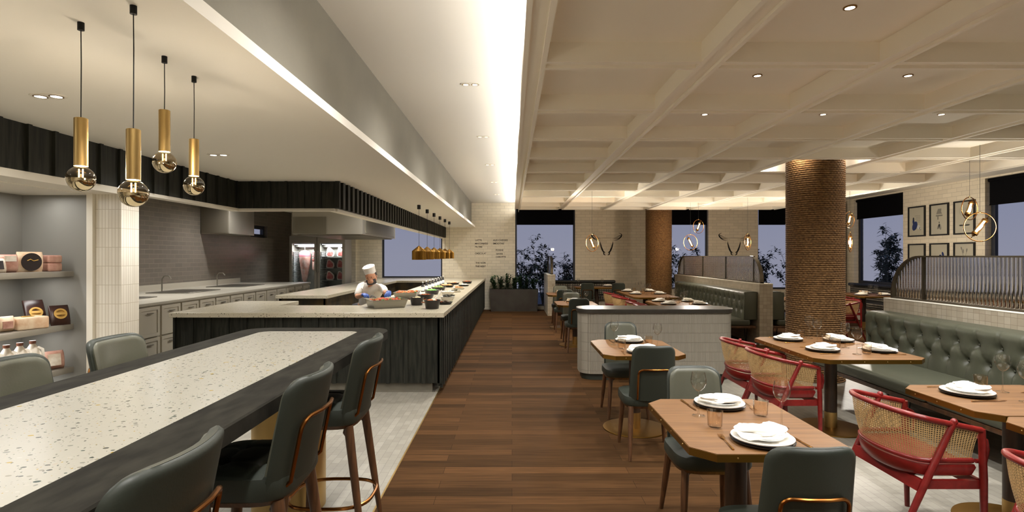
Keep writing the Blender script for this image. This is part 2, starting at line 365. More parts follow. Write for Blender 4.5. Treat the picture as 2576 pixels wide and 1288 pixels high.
def kids(o): return [c for c in bpy.data.objects if c.parent == o]
def copy_tree(o):
    """a copy of a thing with copies of its parts and sub-parts"""
    if o.name not in CACHE: CACHE[o.name] = [(c, kids(c)) for c in kids(o)]
    r = o.copy(); COL.objects.link(r)
    for c, gs in CACHE[o.name]:
        d = c.copy(); COL.objects.link(d); d.parent = r
        for g in gs:
            e = g.copy(); COL.objects.link(e); e.parent = d
    return r
def place(proto, loc, rz, label, group=None):
    """the first call moves the prototype itself, later calls copy it"""
    if proto.name in USED: o = copy_tree(proto)
    else: USED.add(proto.name); o = proto
    o.location = loc; o.rotation_euler = (0, 0, rz); o['label'] = label
    if group: o['group'] = group
    return o
def sup(cx, cy, hw, hd, n=32, e=4.0):
    """superellipse outline"""
    out = []
    for i in range(n):
        a = 2*PI*i/n; c, q = math.cos(a), math.sin(a)
        out.append((cx+hw*math.copysign(abs(c)**(2/e), c), cy+hd*math.copysign(abs(q)**(2/e), q)))
    return out
def ceil_at(x, y):
    if x > XC or y > YC: return ZH
    if any(a-.002 < x < a+.032 or a+BW-.032 < x < a+BW+.002 for a in XS): return ZB
    return ZB+.02 if any(a < x < a+BW for a in XS) else ZB if any(b-.002 < y < b+.032 or b+BW-.032 < y < b+BW+.002 for b in YS) else ZB+.02 if any(b < y < b+BW for b in YS) else ZC
def frame4(m, w, h0, h1, t, y0, y1, axis='x', c=0):
    """four frame members that meet without overlapping"""
    for a, b, p, q in ((c-w, c-w+t, h0, h1), (c+w-t, c+w, h0, h1), (c-w+t, c+w-t, h0, h0+t), (c-w+t, c+w-t, h1-t, h1)):
        if axis == 'x': m.box(a, b, y0, y1, p, q)
        else: m.box(y0, y1, a, b, p, q)
    return m
def ring3(o, z): return [(x, y, z) for x, y in o]
def arc(cx, cy, r, a0, a1, n): return [(cx+r*math.cos(a0+(a1-a0)*i/n), cy+r*math.sin(a0+(a1-a0)*i/n)) for i in range(n+1)]
# ---------------------------------------------------------------- room shell
YB, XR = 16.22, 9.1
ZL, ZM, ZB, ZC, ZH = 2.423, 3.148, 2.77, 2.892, 3.1
XE = -1.085
struct(MB().box(-.85, 1.95, -3, YB, -.1, 0).build('floor', 'floorwood'), 'dark brown plank floor of the aisle')
struct(MB().box(-6.6, -.862, -3, YB, -.1, 0).build('floor_mosaic', 'floortile'), 'cream mosaic floor beside the bar')
struct(MB().box(1.95, 5.7, -3, 8.3, -.1, 0).build('floor_mosaic', 'floortile'), 'cream mosaic floor under the booths')
m_ = MB(); m_.box(5.7, XR+.3, -3, YB, -.1, 0); m_.box(1.95, 5.7, 8.3, YB, -.1, 0)
struct(m_.build('floor', 'floorwood'), 'dark plank floor by the windows')
struct(MB().box(-.862, -.85, -3, YB, -.1, .003).build('trim_1', 'brass'), 'thin brass strip between mosaic and planks')
# ceilings
m_ = MB(); m_.box(-2.06, XE, -3, YB, ZL, ZL+.055); m_.box(-3.2, -2.06, -3, 6.3, ZL, ZL+.055); m_.box(-6.6, -3.2, -3, 4.5, ZL, ZL+.055)
struct(m_.build('ceiling_low', 'ceil'), 'low white ceiling over the bar')
ZQ = 2.85
struct(MB().box(-6.7, -2.0, 4.4, YB, ZQ, ZQ+.06).build('ceiling_kitchen', 'ceil'), 'white ceiling over the kitchen')
struct(MB().box(-1.26, -1.195, -3, YB, ZL+.055, ZM).build('bulkhead', 'concrete'), 'grey plaster bulkhead between the two ceiling heights')
struct(MB().box(-1.26, .17, -3, YB, ZM, ZM+.08).build('ceiling_middle', 'ceil'), 'high white ceiling over the aisle')
struct(MB().box(.19, .2, -3, YB, ZC-.02, ZM).build('trim_2', 'coffer'))
PX, PY, BW = 1.0942, 1.0942, .1447
XS = [.068+PX*k for k in range(7)]; YS = [3.38+PY*k for k in range(-5, 10)]; XC, YC = XS[6]+BW, 14.2
m_ = MB(); m_.box(.19, XC, -3, YC, ZC, ZC+.06)
def beam_x(m, y, xa, xb):
    m.box(xa, xb, y, y+.03, ZB, ZC+.005); m.box(xa, xb, y+BW-.03, y+BW, ZB, ZC+.005); m.box(xa, xb, y+.03, y+BW-.03, ZB+.02, ZC+.005)
for x in XS:
    m_.box(x, x+.03, -3, YC, ZB, ZC if x > .1 else 2.865); m_.box(x+BW-.03, x+BW, -3, YC, ZB, ZC+.005); m_.box(x+.03, x+BW-.03, -3, YC, ZB+.02, 2.85 if x < .1 else ZC+.005)
for y in YS:
    for a, b in zip(XS[:-1], XS[1:]): beam_x(m_, y, a+BW, b)
for a, b in zip(XS[:-1], XS[1:]): beam_x(m_, YC-BW, a+BW, b)
m_.box(.2, XR, YC, YB, ZH, ZH+.06); m_.box(XC, XR, -3, YC, ZH, ZH+.06); m_.box(.2, XC, YC-.02, YC, ZC, ZH+.02); m_.box(XC-.02, XC, -3, YC, ZC, ZH+.02)
struct(m_.build('ceiling_coffered', 'coffer', smooth=0), 'cream coffered ceiling over the dining tables')
# back wall with its windows
TB = .25
m_ = MB()
def wallx(xa, xb, za=0, zb=3.2): m_.box(xa, xb, YB, YB+TB, za, zb)
for a in ((-6.6, -3.843), (-3.843, -2.053, 0, .93), (-3.843, -2.053, 2.6, 3.2), (-2.053, .094), (.094, 1.86, 0, .1), (.094, 1.86, 3.06, 3.2), (1.86, 4.28),
          (4.28, 5.785, 0, .6), (4.28, 5.785, 3.06, 3.2), (5.785, 7.24), (7.24, 9.0, 0, .6), (7.24, 9.0, 3.06, 3.2), (9.0, XR+.25)): wallx(*a)
m_.box(-4.80, -4.575, YB-.1, YB, 0, ZQ)
struct(m_.build('wall_back', 'wallbrick', smooth=0), 'white painted brick end wall with tall windows')
# right wall
m_ = MB()
for ya, yb, za, zb in ((-3, 5.6, 0, 3.2), (5.6, 7.6, 0, .85), (5.6, 7.6, 3.07, 3.2), (7.6, 8.5, 0, 3.2), (8.5, 10.6, 0, .85), (8.5, 10.6, 3.07, 3.2), (10.6, 12.82, 0, 3.2), (12.82, 14.66, 0, .85), (12.82, 14.66, 3.07, 3.2), (14.66, YB+TB, 0, 3.2)):
    m_.box(XR, XR+TB, ya, yb, za, zb)
struct(m_.build('wall_right', 'wallbrick', smooth=0), 'white painted brick side wall with windows and pictures')
# kitchen walls
m_ = MB()
for ya, yb, za, zb in ((4.5, 13.7, 0, ZQ), (13.7, 14.64, 0, 2.06), (13.7, 14.64, 2.36, ZQ), (14.64, YB, 0, ZQ)):
    m_.box(-6.7, -6.5, ya, yb, za, zb)
struct(m_.build('wall_left', 'darkbrick', smooth=0), 'grey brown brick kitchen wall')
struct(MB().box(-6.7, -3.35, 4.4, 4.58, 0, ZQ).build('wall_partition', 'greypanel', smooth=0), 'grey side wall of the shelf niche')
struct(MB().box(-3.96, -3.91, -1, 4.4, 0, ZL).build('wall_niche', 'greypanel', smooth=0), 'grey back wall of the shelf niche')
struct(MB().box(-6.7, 9.4, -3.2, -3, 0, 3.2).build('wall_front', 'whitetrim', smooth=0))
struct(MB().box(-6.7, -3.96, -3, -1, 0, ZL).build('wall_side', 'whitetrim', smooth=0))
struct(MB().box(-3.305, -3.1, 4.369, 4.578, 0, 2.12).build('pier', 'pier', smooth=0), 'white finger tiled pier at the end of the niche')
m_ = MB(); m_.box(-3.353, -3.305, 4.34, 4.4, 0, 2.07); m_.box(-3.353, -3.1, -1, 4.369, 2.07, 2.12); m_.box(-3.91, -3.353, -1, 4.4, 2.066, 2.12)
struct(m_.build('trim_3', 'whitetrim', smooth=0), 'white header and jamb round the shelf niche')
# black timber bulkhead above the bar
def boards(m, axis, fixed, a, b, z0, z1, pitch, depth=.02, out=1, bat=.045):
    """vertical boards with raised battens along one face"""
    n = max(1, int(round((b-a)/pitch))); p = (b-a)/n
    for k in range(n+1):
        c = a+p*k; c0, c1 = max(a, c-bat/2), min(b, c+bat/2)
        if axis == 'x': m.box(c0, c1, min(fixed, fixed+out*depth), max(fixed, fixed+out*depth), z0, z1)
        else: m.box(min(fixed, fixed+out*depth), max(fixed, fixed+out*depth), c0, c1, z0, z1)
m_ = MB(); ZK = 2.12
m_.box(-3.1, -1.973, 6.218, 6.32, ZK, ZQ); boards(m_, 'x', 6.218, -3.115, -1.973, ZK, ZL, .205, .02, -1, .03)
m_.box(-2.06, -1.973, 6.32, YB, ZK, ZQ); boards(m_, 'y', -1.973, 6.2, YB-.02, ZK, ZL, .19, .03, 1, .085)
m_.box(-3.2, -3.1, -1, 6.32, ZK, ZQ); boards(m_, 'y', -3.1, -1, 6.2, ZK, ZL, .205, .02, 1, .03)
struct(m_.build('bulkhead', 'blacktimber', smooth=0), 'black timber board bulkhead hanging over the bar')
m_ = MB(); m_.box(-3.1, -2.02, 6.25, 6.32, ZK-.03, ZK); m_.box(-2.09, -2.0, 6.32, YB, ZK-.03, ZK); m_.box(-3.2, -3.1, 4.58, 6.32, ZK-.03, ZK)
struct(m_.build('trim_4', 'whitetrim', smooth=0))
# windows: pane, frame; blinds are things
def window(n, axis, fixed, a, b, z0, z1, bars=()):
    f = MB(); t = .05 if axis == 'x' else .085; d = .06
    def bx(p, q, za, zb):
        f.box(p, q, fixed, fixed+d, za, zb) if axis == 'x' else f.box(fixed, fixed+d, p, q, za, zb)
    bx(a, a+t, z0, z1); bx(b-t, b, z0, z1); bx(a+t, b-t, z0, z0+t); bx(a+t, b-t, z1-t, z1)
    for c in bars: bx(c-t/2, c+t/2, z0+t, z1-t)
    o = struct(f.build('window_%d' % n, 'frame_dark', smooth=0))
    p = MB(); p.box(a+.02, b-.02, fixed+.028, fixed+.034, z0+.02, z1-.02) if axis == 'x' else p.box(fixed+.028, fixed+.034, a+.02, b-.02, z0+.02, z1-.02)
    p.build('window_pane', 'pane', o, smooth=0)
window(1, 'x', YB+.1, -3.843, -2.053, .93, 2.6)
window(2, 'x', YB+.1, .094, 1.86, .1, 3.06)
window(3, 'x', YB+.1, 4.28, 5.785, .6, 3.06)
window(4, 'x', YB+.1, 7.24, 9.0, .6, 3.06)
window(5, 'y', XR+.12, 12.82, 14.66, .85, 3.07)
window(6, 'y', XR+.12, 8.5, 10.6, .85, 3.07)
window(7, 'y', XR+.12, 5.6, 7.6, .85, 3.07)
window(8, 'y', -6.64, 13.7, 14.64, 2.06, 2.36)
struct(MB().box(-3.843, -2.053, YB-.02, YB+.1, .87, .935).build('trim_5', 'counterstone', smooth=0))
def blind(axis, fixed, a, b, z0, label):
    t = thing('roller_blind', label, 'blind', ((a+b)/2, fixed, 3.03) if axis == 'x' else (fixed, (a+b)/2, 3.03), 0 if axis == 'x' else PI/2, 'black roller blinds at the windows')
    h = (b-a)/2
    MB().cyl((-h+.03, 0, 0), .035, 2*h-.06, 16, axis='x').build('roller', 'blind', t)
    MB().box(-h+.04, h-.04, -.004, .004, z0-3.03, 0).build('cloth', 'blind', t, smooth=0)
    MB().box(-h+.04, h-.04, -.012, .012, z0-3.05, z0-3.03).build('hem_bar', 'blind', t, smooth=0)
blind('x', YB+.05, .094, 1.86, 2.52, 'black roller blind in the end wall window behind the planter')
blind('x', YB+.05, 4.28, 5.785, 2.52, 'black roller blind in the end wall window behind the far rope column')
blind('x', YB+.05, 7.24, 9.0, 2.52, 'black roller blind in the corner window of the end wall')
blind('y', XR+.06, 12.82, 14.66, 2.57, 'black roller blind on the side window beyond the framed prints')
blind('y', XR+.06, 8.5, 10.6, 2.57, 'black roller blind on the side window behind the ring lamps')
blind('y', XR+.06, 5.6, 7.6, 2.57, 'black roller blind on the side window nearest the camera')
m_ = MB()
def cur(u, v): return (XR-.1+.035*math.sin(u*2*PI*9), 14.9+u*.75, .05+v*3.0)
m_.grid(cur, 90, 2); tag(m_.build('curtain', mat('grey_curtain_cloth', (112, 110, 102), .9), smooth=60), 'grey pleated curtain in the far corner beside the side window', 'curtain')
# ---------------------------------------------------------------- bar counter
CT, CB = .93, .875
bar = thing('bar_counter', 'long U shaped bar counter with cream stone top and black timber front', 'counter')
m_ = MB()
def slab(x0, x1, y0, y1): m_.rbox(x0, x1, y0, y1, CB, CT, .004, 2)
slab(-3.925, -3.085, 6.3, 7.97); slab(-3.085, -.78, 6.3, 7.265); slab(-1.99, -.78, 7.265, 16.21)
slab(-3.91, -3.05, 9.1, 16.21); slab(-3.05, -1.99, 14.55, 16.21)
m_.build('countertop', 'counterstone', bar, smooth=0)
m_ = MB(); m_.box(-3.9, -.83, 6.36, 6.42, .112, CB); boards(m_, 'x', 6.36, -3.9, -.81, .112, CB, .205, .025, -1, .045)
m_.build('front_panel', 'blacktimber', bar, smooth=0)
m_ = MB(); m_.box(-.86, -.83, 6.36, 16.2, .08, CB); boards(m_, 'y', -.83, 6.36, 16.19, .06, CB, .19, .03, 1, .08)
m_.build('side_panel', 'blacktimber', bar, smooth=0)
MB().box(-3.8, -.925, 6.40, 6.5, 0, .125).build('plinth', M['concrete'], bar, smooth=0)
m_ = MB(); m_.box(-3.87, -3.1, 9.15, 9.2, 0, CB); m_.box(-3.13, -3.08, 9.15, 14.6, 0, CB); m_.box(-3.13, -1.95, 14.6, 14.65, 0, CB)
m_.box(-1.96, -1.9, 7.2, 14.6, 0, CB); m_.box(-3.1, -1.9, 7.18, 7.24, 0, CB); m_.box(-3.9, -3.1, 7.88, 7.93, 0, CB); m_.box(-3.14, -3.1, 7.2, 7.9, 0, CB); m_.box(-3.9, -3.85, 6.4, 7.9, 0, CB); m_.box(-3.87, -3.83, 9.15, 16.2, 0, CB)
m_.build('inner_panel', 'rust', bar, smooth=0)
# ---------------------------------------------------------------- kitchen: base cabinets, hoods, meat fridges
CZ = .96
for k in range(9):
    y0 = 4.75+k*.928
    t = thing('base_cabinet', 'grey panelled kitchen cabinet under the long worktop, ' + ['hidden first one beside the tiled pier', 'second from the tiled pier', 'third from the tiled pier', 'fourth from the tiled pier', 'middle one of the row', 'fourth from the meat fridges', 'third from the meat fridges', 'second from the meat fridges', 'last one before the meat fridges'][k], 'cabinet', (-4.8, y0+.464, 0), 0, 'kitchen base cabinets')
    MB().box(-1.65, -.031, -.462, .462, .1, CZ-.041).build('body', 'cabinet', t, smooth=0)
    MB().box(-1.6, -.09, -.46, .46, 0, .1).build('plinth', 'steelflat', t, smooth=0)
    for s_ in (-1, 1):
        for z0, z1 in ((.5, .9), (.12, .48)):
            d = MB(); c = s_*.231; w = .212
            d.box(-.03, -.012, c-w, c+w, z0, z1); frame4(d, w, z0, z1, .045, -.012, 0, 'y', c)
            dd = d.build('door', 'cabinet', t, smooth=0)
            MB().rbox(0, .02, c-.06, c+.06, z1-.09, z1-.078, .004).build('handle', 'steel', dd)
wt = thing('kitchen_worktop', 'long pale kitchen worktop along the brown brick wall', 'worktop')
MB().rbox(-6.495, -4.78, 4.6, 13.1, CZ-.04, CZ, .006).build('slab', mat('pale_worktop', (176, 170, 156), .3), wt)
MB().box(-6.495, -6.46, 4.6, 13.1, CZ, CZ+.1).build('upstand', mat('pale_worktop_edge', (176, 170, 156), .3), wt, smooth=0)
for i, y in enumerate((7.8, 9.6, 11.4)):
    s = thing('inset_sink', ['steel inset sink in the worktop closest to the tiled pier', 'steel inset sink halfway along the kitchen worktop', 'steel inset sink in the worktop towards the meat fridges'][i], 'sink', (-5.7, y, CZ), 0, 'inset sinks in the kitchen worktop')
    m_ = MB(); m_.rbox(-.36, .36, -.5, .5, .0005, .012, .01); m_.build('rim', 'steel', s)
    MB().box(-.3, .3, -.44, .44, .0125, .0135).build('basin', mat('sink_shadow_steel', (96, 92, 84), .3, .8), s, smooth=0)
    MB().tube([(-.4, 0, .001), (-.4, 0, .22), (-.36, 0, .27), (-.28, 0, .27), (-.24, 0, .22)], .011).build('tap', 'steel', s)
hd = thing('extractor_hood', 'large steel extractor hood hanging over the inner bar counter', 'hood', (0, 0, 0))
m_ = MB(); m_.loft([[(-4.43, 11.1, 2.02), (-3.01, 11.1, 2.02), (-3.01, 14.2, 2.02), (-4.43, 14.2, 2.02)], [(-4.43, 11.1, 2.84), (-3.01, 11.1, 2.84), (-3.01, 14.2, 2.84), (-4.43, 14.2, 2.84)]])
m_.build('canopy', 'steelflat', hd, smooth=0)
MB().rbox(-4.42, -3.73, 11.085, 11.1, 2.03, 2.37, .01).build('front_panel', mat('dull_steel_panel', (112, 106, 92), .5, .5), hd)
MB().box(-3.01, -2.995, 11.3, 14.1, 2.06, 2.36).build('side_panel', mat('dull_steel_side', (140, 134, 120), .4, .6), hd, smooth=0)
MB().box(-4.36, -3.08, 11.2, 14.1, 2.0, 2.02).build('filter', mat('filter_steel', (110, 104, 92), .5, .6), hd, smooth=0)
hb = thing('wall_hood', 'boxy steel hood mounted high on the brown brick wall', 'hood')
MB().rbox(-6.495, -5.895, 11.5, 12.6, 2.045, 2.845, .006).build('casing', 'steelflat', hb)
MB().rbox(-6.48, -5.92, 11.488, 11.4995, 2.06, 2.8, .004).build('end_panel', mat('dull_steel_end', (120, 113, 100), .5, .5), hb)
def fridge(x0, x1, label, hang):
    y0, y1, zt = 14.8, 15.42, 2.125
    t = thing('meat_fridge', label, 'fridge', ((x0+x1)/2, y0, 0), 0, 'steel meat ageing fridges')
    w = (x1-x0)/2; d = y1-y0; f = .075
    m_ = MB(); m_.box(-w, w, d-.04, d, 0, zt); m_.box(-w, -w+.03, .031, d-.04, 0, zt); m_.box(w-.03, w, .031, d-.04, 0, zt); m_.box(-w+.03, w-.03, .031, d-.04, zt-.06, zt); m_.box(-w+.03, w-.03, .031, d-.04, 0, .3)
    m_.build('cabinet', 'steelflat', t, smooth=0)
    m_ = MB(); m_.box(-w+.005, -w+f, 0, .03, .2, zt-.01); m_.box(w-f, w-.005, 0, .03, .2, zt-.01); m_.box(-w+f, w-f, 0, .03, zt-.2, zt-.01); m_.box(-w+f, w-f, 0, .03, .2, .36)
    dr = m_.build('door', 'steelflat', t, smooth=0)
    MB().box(-w+f, w-f, .012, .018, .36, zt-.2).build('glass', 'coolglass', dr, smooth=0)
    h = MB(); hx = w-.035 if hang else -w+.035; h.tube([(hx, 0, 1.15), (hx, -.05, 1.15), (hx, -.05, 1.72), (hx, 0, 1.72)], .01); h.build('handle', 'steel', dr)
    MB().box(-w+f, w-f, .28, .3, zt-.3, zt-.22).build('rail', 'steel', t, smooth=0)
    m_ = MB()
    for k in range(36): m_.box(-w+.04, -w+.1, .06, d-.1, .42+k*.036, .432+k*.036)
    m_.build('shelf_rack', mat('white_rack', (226, 226, 222), .4), t, smooth=0)
    MB().box(-w+.1, w-.1, .1, .16, zt-.24, zt-.225).build('lamp', emis('fridge_led', (236, 242, 255), 3.0), t, smooth=0)
    if not hang:
        for z in (.92, 1.24, 1.56): MB().box(-w+.1, w-.06, .08, d-.08, z-.012, z).build('shelf', 'steel', t, smooth=0)
    light('fridge_light', 'AREA', ((x0+x1)/2, y0+.13, zt-.26), 16, COOL, .5, rot=(0.25, 0, 0), sy=.08)
    return t
fridge(-5.985, -5.24, 'steel glass door fridge with hanging meat next to the brown brick wall', True)
fridge(-5.235, -4.49, 'steel glass door fridge with steaks on three shelves', False)
meat = mat('red_meat', (176, 58, 52), .45, vary=(14, (214, 110, 100)))
fat = mat('creamy_fat', (236, 214, 196), .5, vary=(12, (222, 180, 164)))
pork = mat('pale_aged_meat', (214, 150, 130), .5, vary=(9, (238, 204, 190)))
t = thing('hanging_ham', 'long pale joint of meat tapering downwards, hanging in the fridge', 'meat', (-5.68, 15.115, 0))
m_ = MB(); pr = [(.001, .86), (.05, .88), (.075, .98), (.09, 1.1), (.115, 1.25), (.14, 1.42), (.15, 1.55), (.145, 1.66), (.1, 1.72), (.001, 1.74)]
m_.lathe(pr, 18); m_.build('flesh', pork, t, smooth=60)
MB().lathe([(.001, 1.741), (.1, 1.722), (.148, 1.66), (.152, 1.58), (.15, 1.56)], 18).build('cut_face', mat('pink_cut_face', (226, 130, 140), .4), t, smooth=60)
MB().tube([(0, 0, 1.73), (0, 0, 1.86), (.01, .01, 1.9)], .008).build('hook', 'steel', t)
t = thing('hanging_rib', 'slab of pink ribs hanging in the fridge beside the long joint', 'meat', (-5.40, 15.115, 0))
m_ = MB(); m_.rbox(-.07, .07, -.06, .06, 1.18, 1.72, .04); m_.build('flesh', pork, t, smooth=60)
for k in range(5): MB().rbox(-.06, .06, -.072, -.05, 1.46+k*.05, 1.48+k*.05, .008).build('rib_bone', fat if k % 2 else meat, t)
MB().tube([(0, 0, 1.7), (0, 0, 1.88)], .008).build('hook', 'steel', t)
pos = {0: 'lower', 1: 'middle', 2: 'upper'}
for r in range(3):
    for c in range(2):
        t = thing('beef_steak', 'marbled red steak with fat rim on the %s fridge shelf, %s' % (pos[r], ['toward the rack', 'toward the hinge'][c]), 'steak', (-4.98+c*.29, 15.05, (.92, 1.24, 1.56)[r]), 0, 'steaks in the meat fridge')
        o = [(.0, .0), (.1, .0), (.13, .06), (.12, .14), (.06, .2), (.0, .25), (-.05, .24), (-.07, .16), (-.09, .08), (-.08, .01)]
        for nm, sc, y0_, y1_, mm in (('fat_rim', 1, -.02, .02, fat), ('lean', .74, -.028, -.018, meat)):
            m_ = MB(); P = [((x-.01)*sc+.01, (z-.11)*sc+.115) for x, z in o]
            m_.loft([[(x, y0_, z) for x, z in P], [(x, y1_, z) for x, z in P]]); m_.build(nm, mm, t)
# ---------------------------------------------------------------- shelves with groceries
SZ = [.366, .705, 1.044, 1.461]; SNM = ['lowest', 'jug', 'coffee pack', 'top']
for z, nm in zip(SZ, SNM):
    t = thing('wall_shelf', 'grey metal niche shelf, the %s one' % {'lowest': 'lowest bare', 'jug': 'one carrying milk jugs', 'coffee pack': 'one carrying dark brown coffee packs', 'top': 'uppermost and carrying wrapped bakery packs'}[nm], 'shelf', (-3.69, 2.4, z), 0, 'grey shelves in the niche')
    MB().rbox(-.22, .22, -2.9, 1.965, -.042, 0, .003, 2).build('board', mat('grey_shelf_metal', (164, 158, 146), .4, .5), t)
    MB().box(-.2, -.17, -2.8, 1.9, -.05, -.042).build('led_strip', emis('shelf_led', (255, 236, 200), .5), t, smooth=0)
wrap = [mat('cream_wrapper', (236, 216, 186), .4, vary=(16, (214, 176, 140))), mat('brown_wrapper', (92, 52, 40), .35, vary=(12, (140, 92, 72))), mat('pink_brown_wrapper', (170, 120, 104), .4, vary=(14, (206, 164, 146))), mat('dark_brown_pouch', (46, 26, 22), .3, vary=(9, (70, 42, 34))), mat('white_wrapper', (240, 232, 218), .4, vary=(18, (206, 186, 162)))]
ink = mat('dark_print', (38, 28, 26), .4); goldink = mat('gold_print', (206, 164, 84), .4)
def pack(name, x, y, z, w, d, h, m, label, rx=0, rz=0, pillow=True, badge=None):
    t = thing(name, label, 'pack', (x, y, z), rz)
    m_ = MB()
    if pillow:
        rings = []
        for k in range(7):
            u = k/6; q = math.sin(PI*u)**.45 if 0 < k < 6 else .0
            rings.append(ring3(sup(0, 0, w/2*(1 if 0 < k < 6 else .97), d/2*max(q, .08), 20, 3.2), h*u))
        m_.loft(rings)
    else: m_.rbox(-w/2, w/2, -d/2, d/2, 0, h, .012)
    if rx: m_.xform(Matrix.Rotation(rx, 4, 'X'))
    m_.build('wrapper', m, t, smooth=50)
    if badge:
        b = MB(); kind, bw, bh, bz, bm = badge
        if kind == 'disc': b.xform(Matrix.Identity(4)); b.cyl((0, -d/2-.004, bz), bw, .005, 28, axis='y')
        else: b.box(-bw, bw, -d/2-.003, -d/2+.004, bz-bh, bz+bh)
        if rx: b.xform(Matrix.Rotation(rx, 4, 'X'))
        b.build('printed_badge', bm, t)
    return t
RF = PI/2-.35  # packs face the aisle, turned a little to the camera
z = SZ[3]
pack('wrapped_loaf', -3.63, 3.60, z, .15, .13, .07, wrap[1], 'brown wrapped loaf under the cream loaf at the end of the top shelf', 0, RF, False)
pack('wrapped_loaf', -3.63, 3.60, z+.07, .14, .12, .06, wrap[0], 'cream wrapped loaf stacked on the brown loaf on the top shelf', 0, RF, False)
pack('paper_bag', -3.62, 3.75, z, .11, .07, .105, wrap[0], 'crumpled cream bag beside the stacked loaves on the top shelf', -.2, RF)
pack('printed_bag', -3.6, 3.85, z, .11, .06, .105, wrap[4], 'white bag with dark print leaning on the top shelf', -.25, RF, True, ('box', .03, .03, .05, ink))
pack('paper_bag', -3.62, 3.95, z, .12, .08, .13, wrap[2], 'pink brown bag with white folded top on the top shelf', 0, RF, True, ('box', .035, .02, .1, wrap[4]))
t = pack('round_cheese', -3.6, 4.11, z, .17, .05, .15, wrap[0], 'round cream pack with a big black disc label on the top shelf', 0, RF, True, ('disc', .066, 0, .075, ink))
MB().tube([(-.03, -.032, .085), (-.01, -.032, .095), (.01, -.032, .082), (.04, -.032, .09)], .003).build('printed_badge', goldink, t)
pack('candy_box', -3.57, 4.27, z, .1, .1, .065, wrap[2], 'pink brown wrapped box at the bottom of two, beside the disc label pack', 0, RF, False)
pack('candy_box', -3.57, 4.27, z+.065, .1, .1, .06, wrap[2], 'pink brown wrapped box on top of its twin, beside the disc label pack', 0, RF, False)
z = SZ[2]
for i, (y, zz, mm, w_) in enumerate(((3.62, 0, 3, 'black pack at the bottom of the pile'), (3.62, .05, 3, 'black pack halfway up the pile'), (3.63, .1, 4, 'white topped pack crowning the pile'))):
    pack('flat_pack', -3.6, y, z+zz, .16, .12, .05, wrap[mm], w_ + ' at the end of the coffee shelf', 0, RF, False)
pack('printed_bag', -3.6, 3.79, z, .11, .08, .12, wrap[4], 'white printed bag beside the black packs on the coffee shelf', 0, RF, True, ('box', .035, .02, .05, ink))
pack('printed_bag', -3.58, 3.89, z, .1, .07, .11, wrap[0], 'cream printed bag before the flat logo pack on the coffee shelf', 0, RF, True, ('box', .03, .025, .05, wrap[2]))
t = pack('flat_pack', -3.56, 4.05, z, .2, .15, .09, wrap[0], 'cream flat pack with a round gold emblem on the coffee shelf', .0, RF, False)
MB().lathe([(.028, .091), (.028, .094), (.038, .094), (.038, .091)], 24).build('printed_badge', goldink, t)
for x, y, rx, lb in ((-3.62, 4.2, -.5, 'dark brown coffee pouch with gold emblem leaning at the back'), (-3.5, 4.275, -.35, 'dark brown coffee pouch with gold emblem leaning in front')):
    t = pack('coffee_pouch', x, y, z+.02 if rx < -.4 else z, .13, .045, .16 if rx > -.4 else .2, wrap[3], lb, rx, RF-.2)
    b = MB(); b.lathe([(.03, .0), (.03, .006), (.042, .006), (.042, .0)], 24); b.xform(Matrix.Rotation(PI/2, 4, 'X')); b.xform(Matrix.Translation((0, -.022, .085))); b.box(-.03, .03, -.03, -.02, .075, .095); b.xform(Matrix.Rotation(rx, 4, 'X')); b.build('printed_badge', goldink, t)
z = SZ[1]
jugm = mat('white_jug_plastic', (238, 230, 216), .35); capm = mat('brown_cap', (120, 74, 54), .4)
def make_jug():
    t = thing('milk_jug', 'jug', 'jug', (0, 0, 0), 0, 'white milk jugs on the shelf')
    m_ = MB(); m_.loft([ring3(sup(0, 0, a, a, 24, e), zz) for a, zz, e in ((.036, 0, 3), (.044, .01, 3.5), (.046, .1, 3.5), (.046, .14, 3), (.04, .17, 2.6), (.026, .2, 2.2), (.018, .215, 2), (.018, .225, 2))]); m_.build('body', jugm, t, smooth=60)
    MB().cyl((0, 0, .222), .02, .022, 18).build('cap', capm, t)
    MB().tube([(.02, -.03, .195), (.03, -.062, .18), (.032, -.066, .13), (.03, -.046, .1)], [.008, .01, .01, .008], flat=1).build('handle', jugm, t, smooth=60)
    return t
jug = make_jug()
for i in range(5):
    place(jug, (-3.6+.006*i, 3.71+i*.1, z), RF, 'white milk jug with brown cap, %s' % ['closest to the shelf end out of view', 'second in the row', 'middle one of the row', 'next to last before the snack pack', 'last in the row, beside the snack pack'][i])
t = pack('snack_pack', -3.55, 4.26, z, .15, .08, .14, wrap[2], 'pink brown snack pack with pale label after the milk jugs', -.15, RF-.15, True, ('box', .04, .045, .07, wrap[4]))
# ---------------------------------------------------------------- high table
HT = 1.05
ht = thing('high_table', 'long high table with white terrazzo inset and charcoal frame', 'table', (0, 0, 0))
def rrect(x0, x1, y0, y1, r, n=8):
    return arc(x1-r, y1-r, r, 0, PI/2, n)+arc(x0+r, y1-r, r, PI/2, PI, n)+arc(x0+r, y0+r, r, PI, 1.5*PI, n)+arc(x1-r, y0+r, r, 1.5*PI, 2*PI, n)
o_ = rrect(-1.93, -.888, .55, 4.076, .16); i_ = rrect(-1.763, -1.077, .72, 3.889, .07)
m_ = MB(); n_ = len(o_); bv = .006
oi = rrect(-1.93+bv, -.888-bv, .55+bv, 4.076-bv, .16-bv)
m_.loft([ring3(i_, HT-.06), ring3(o_, HT-.06), ring3(o_, HT-bv), ring3(oi, HT), ring3(i_, HT), ring3(i_, HT-.02)], cap=False); m_.build('frame', 'blackstain', ht, smooth=25)
MB().prism(rrect(-1.764, -1.076, .719, 3.89, .07), HT-.03, HT-.001).build('terrazzo_inset', 'terrazzo', ht, smooth=25)
MB().box(-1.85, -.97, .65, 3.98, HT-.11, HT-.06).build('apron', 'blackstain', ht, smooth=0)
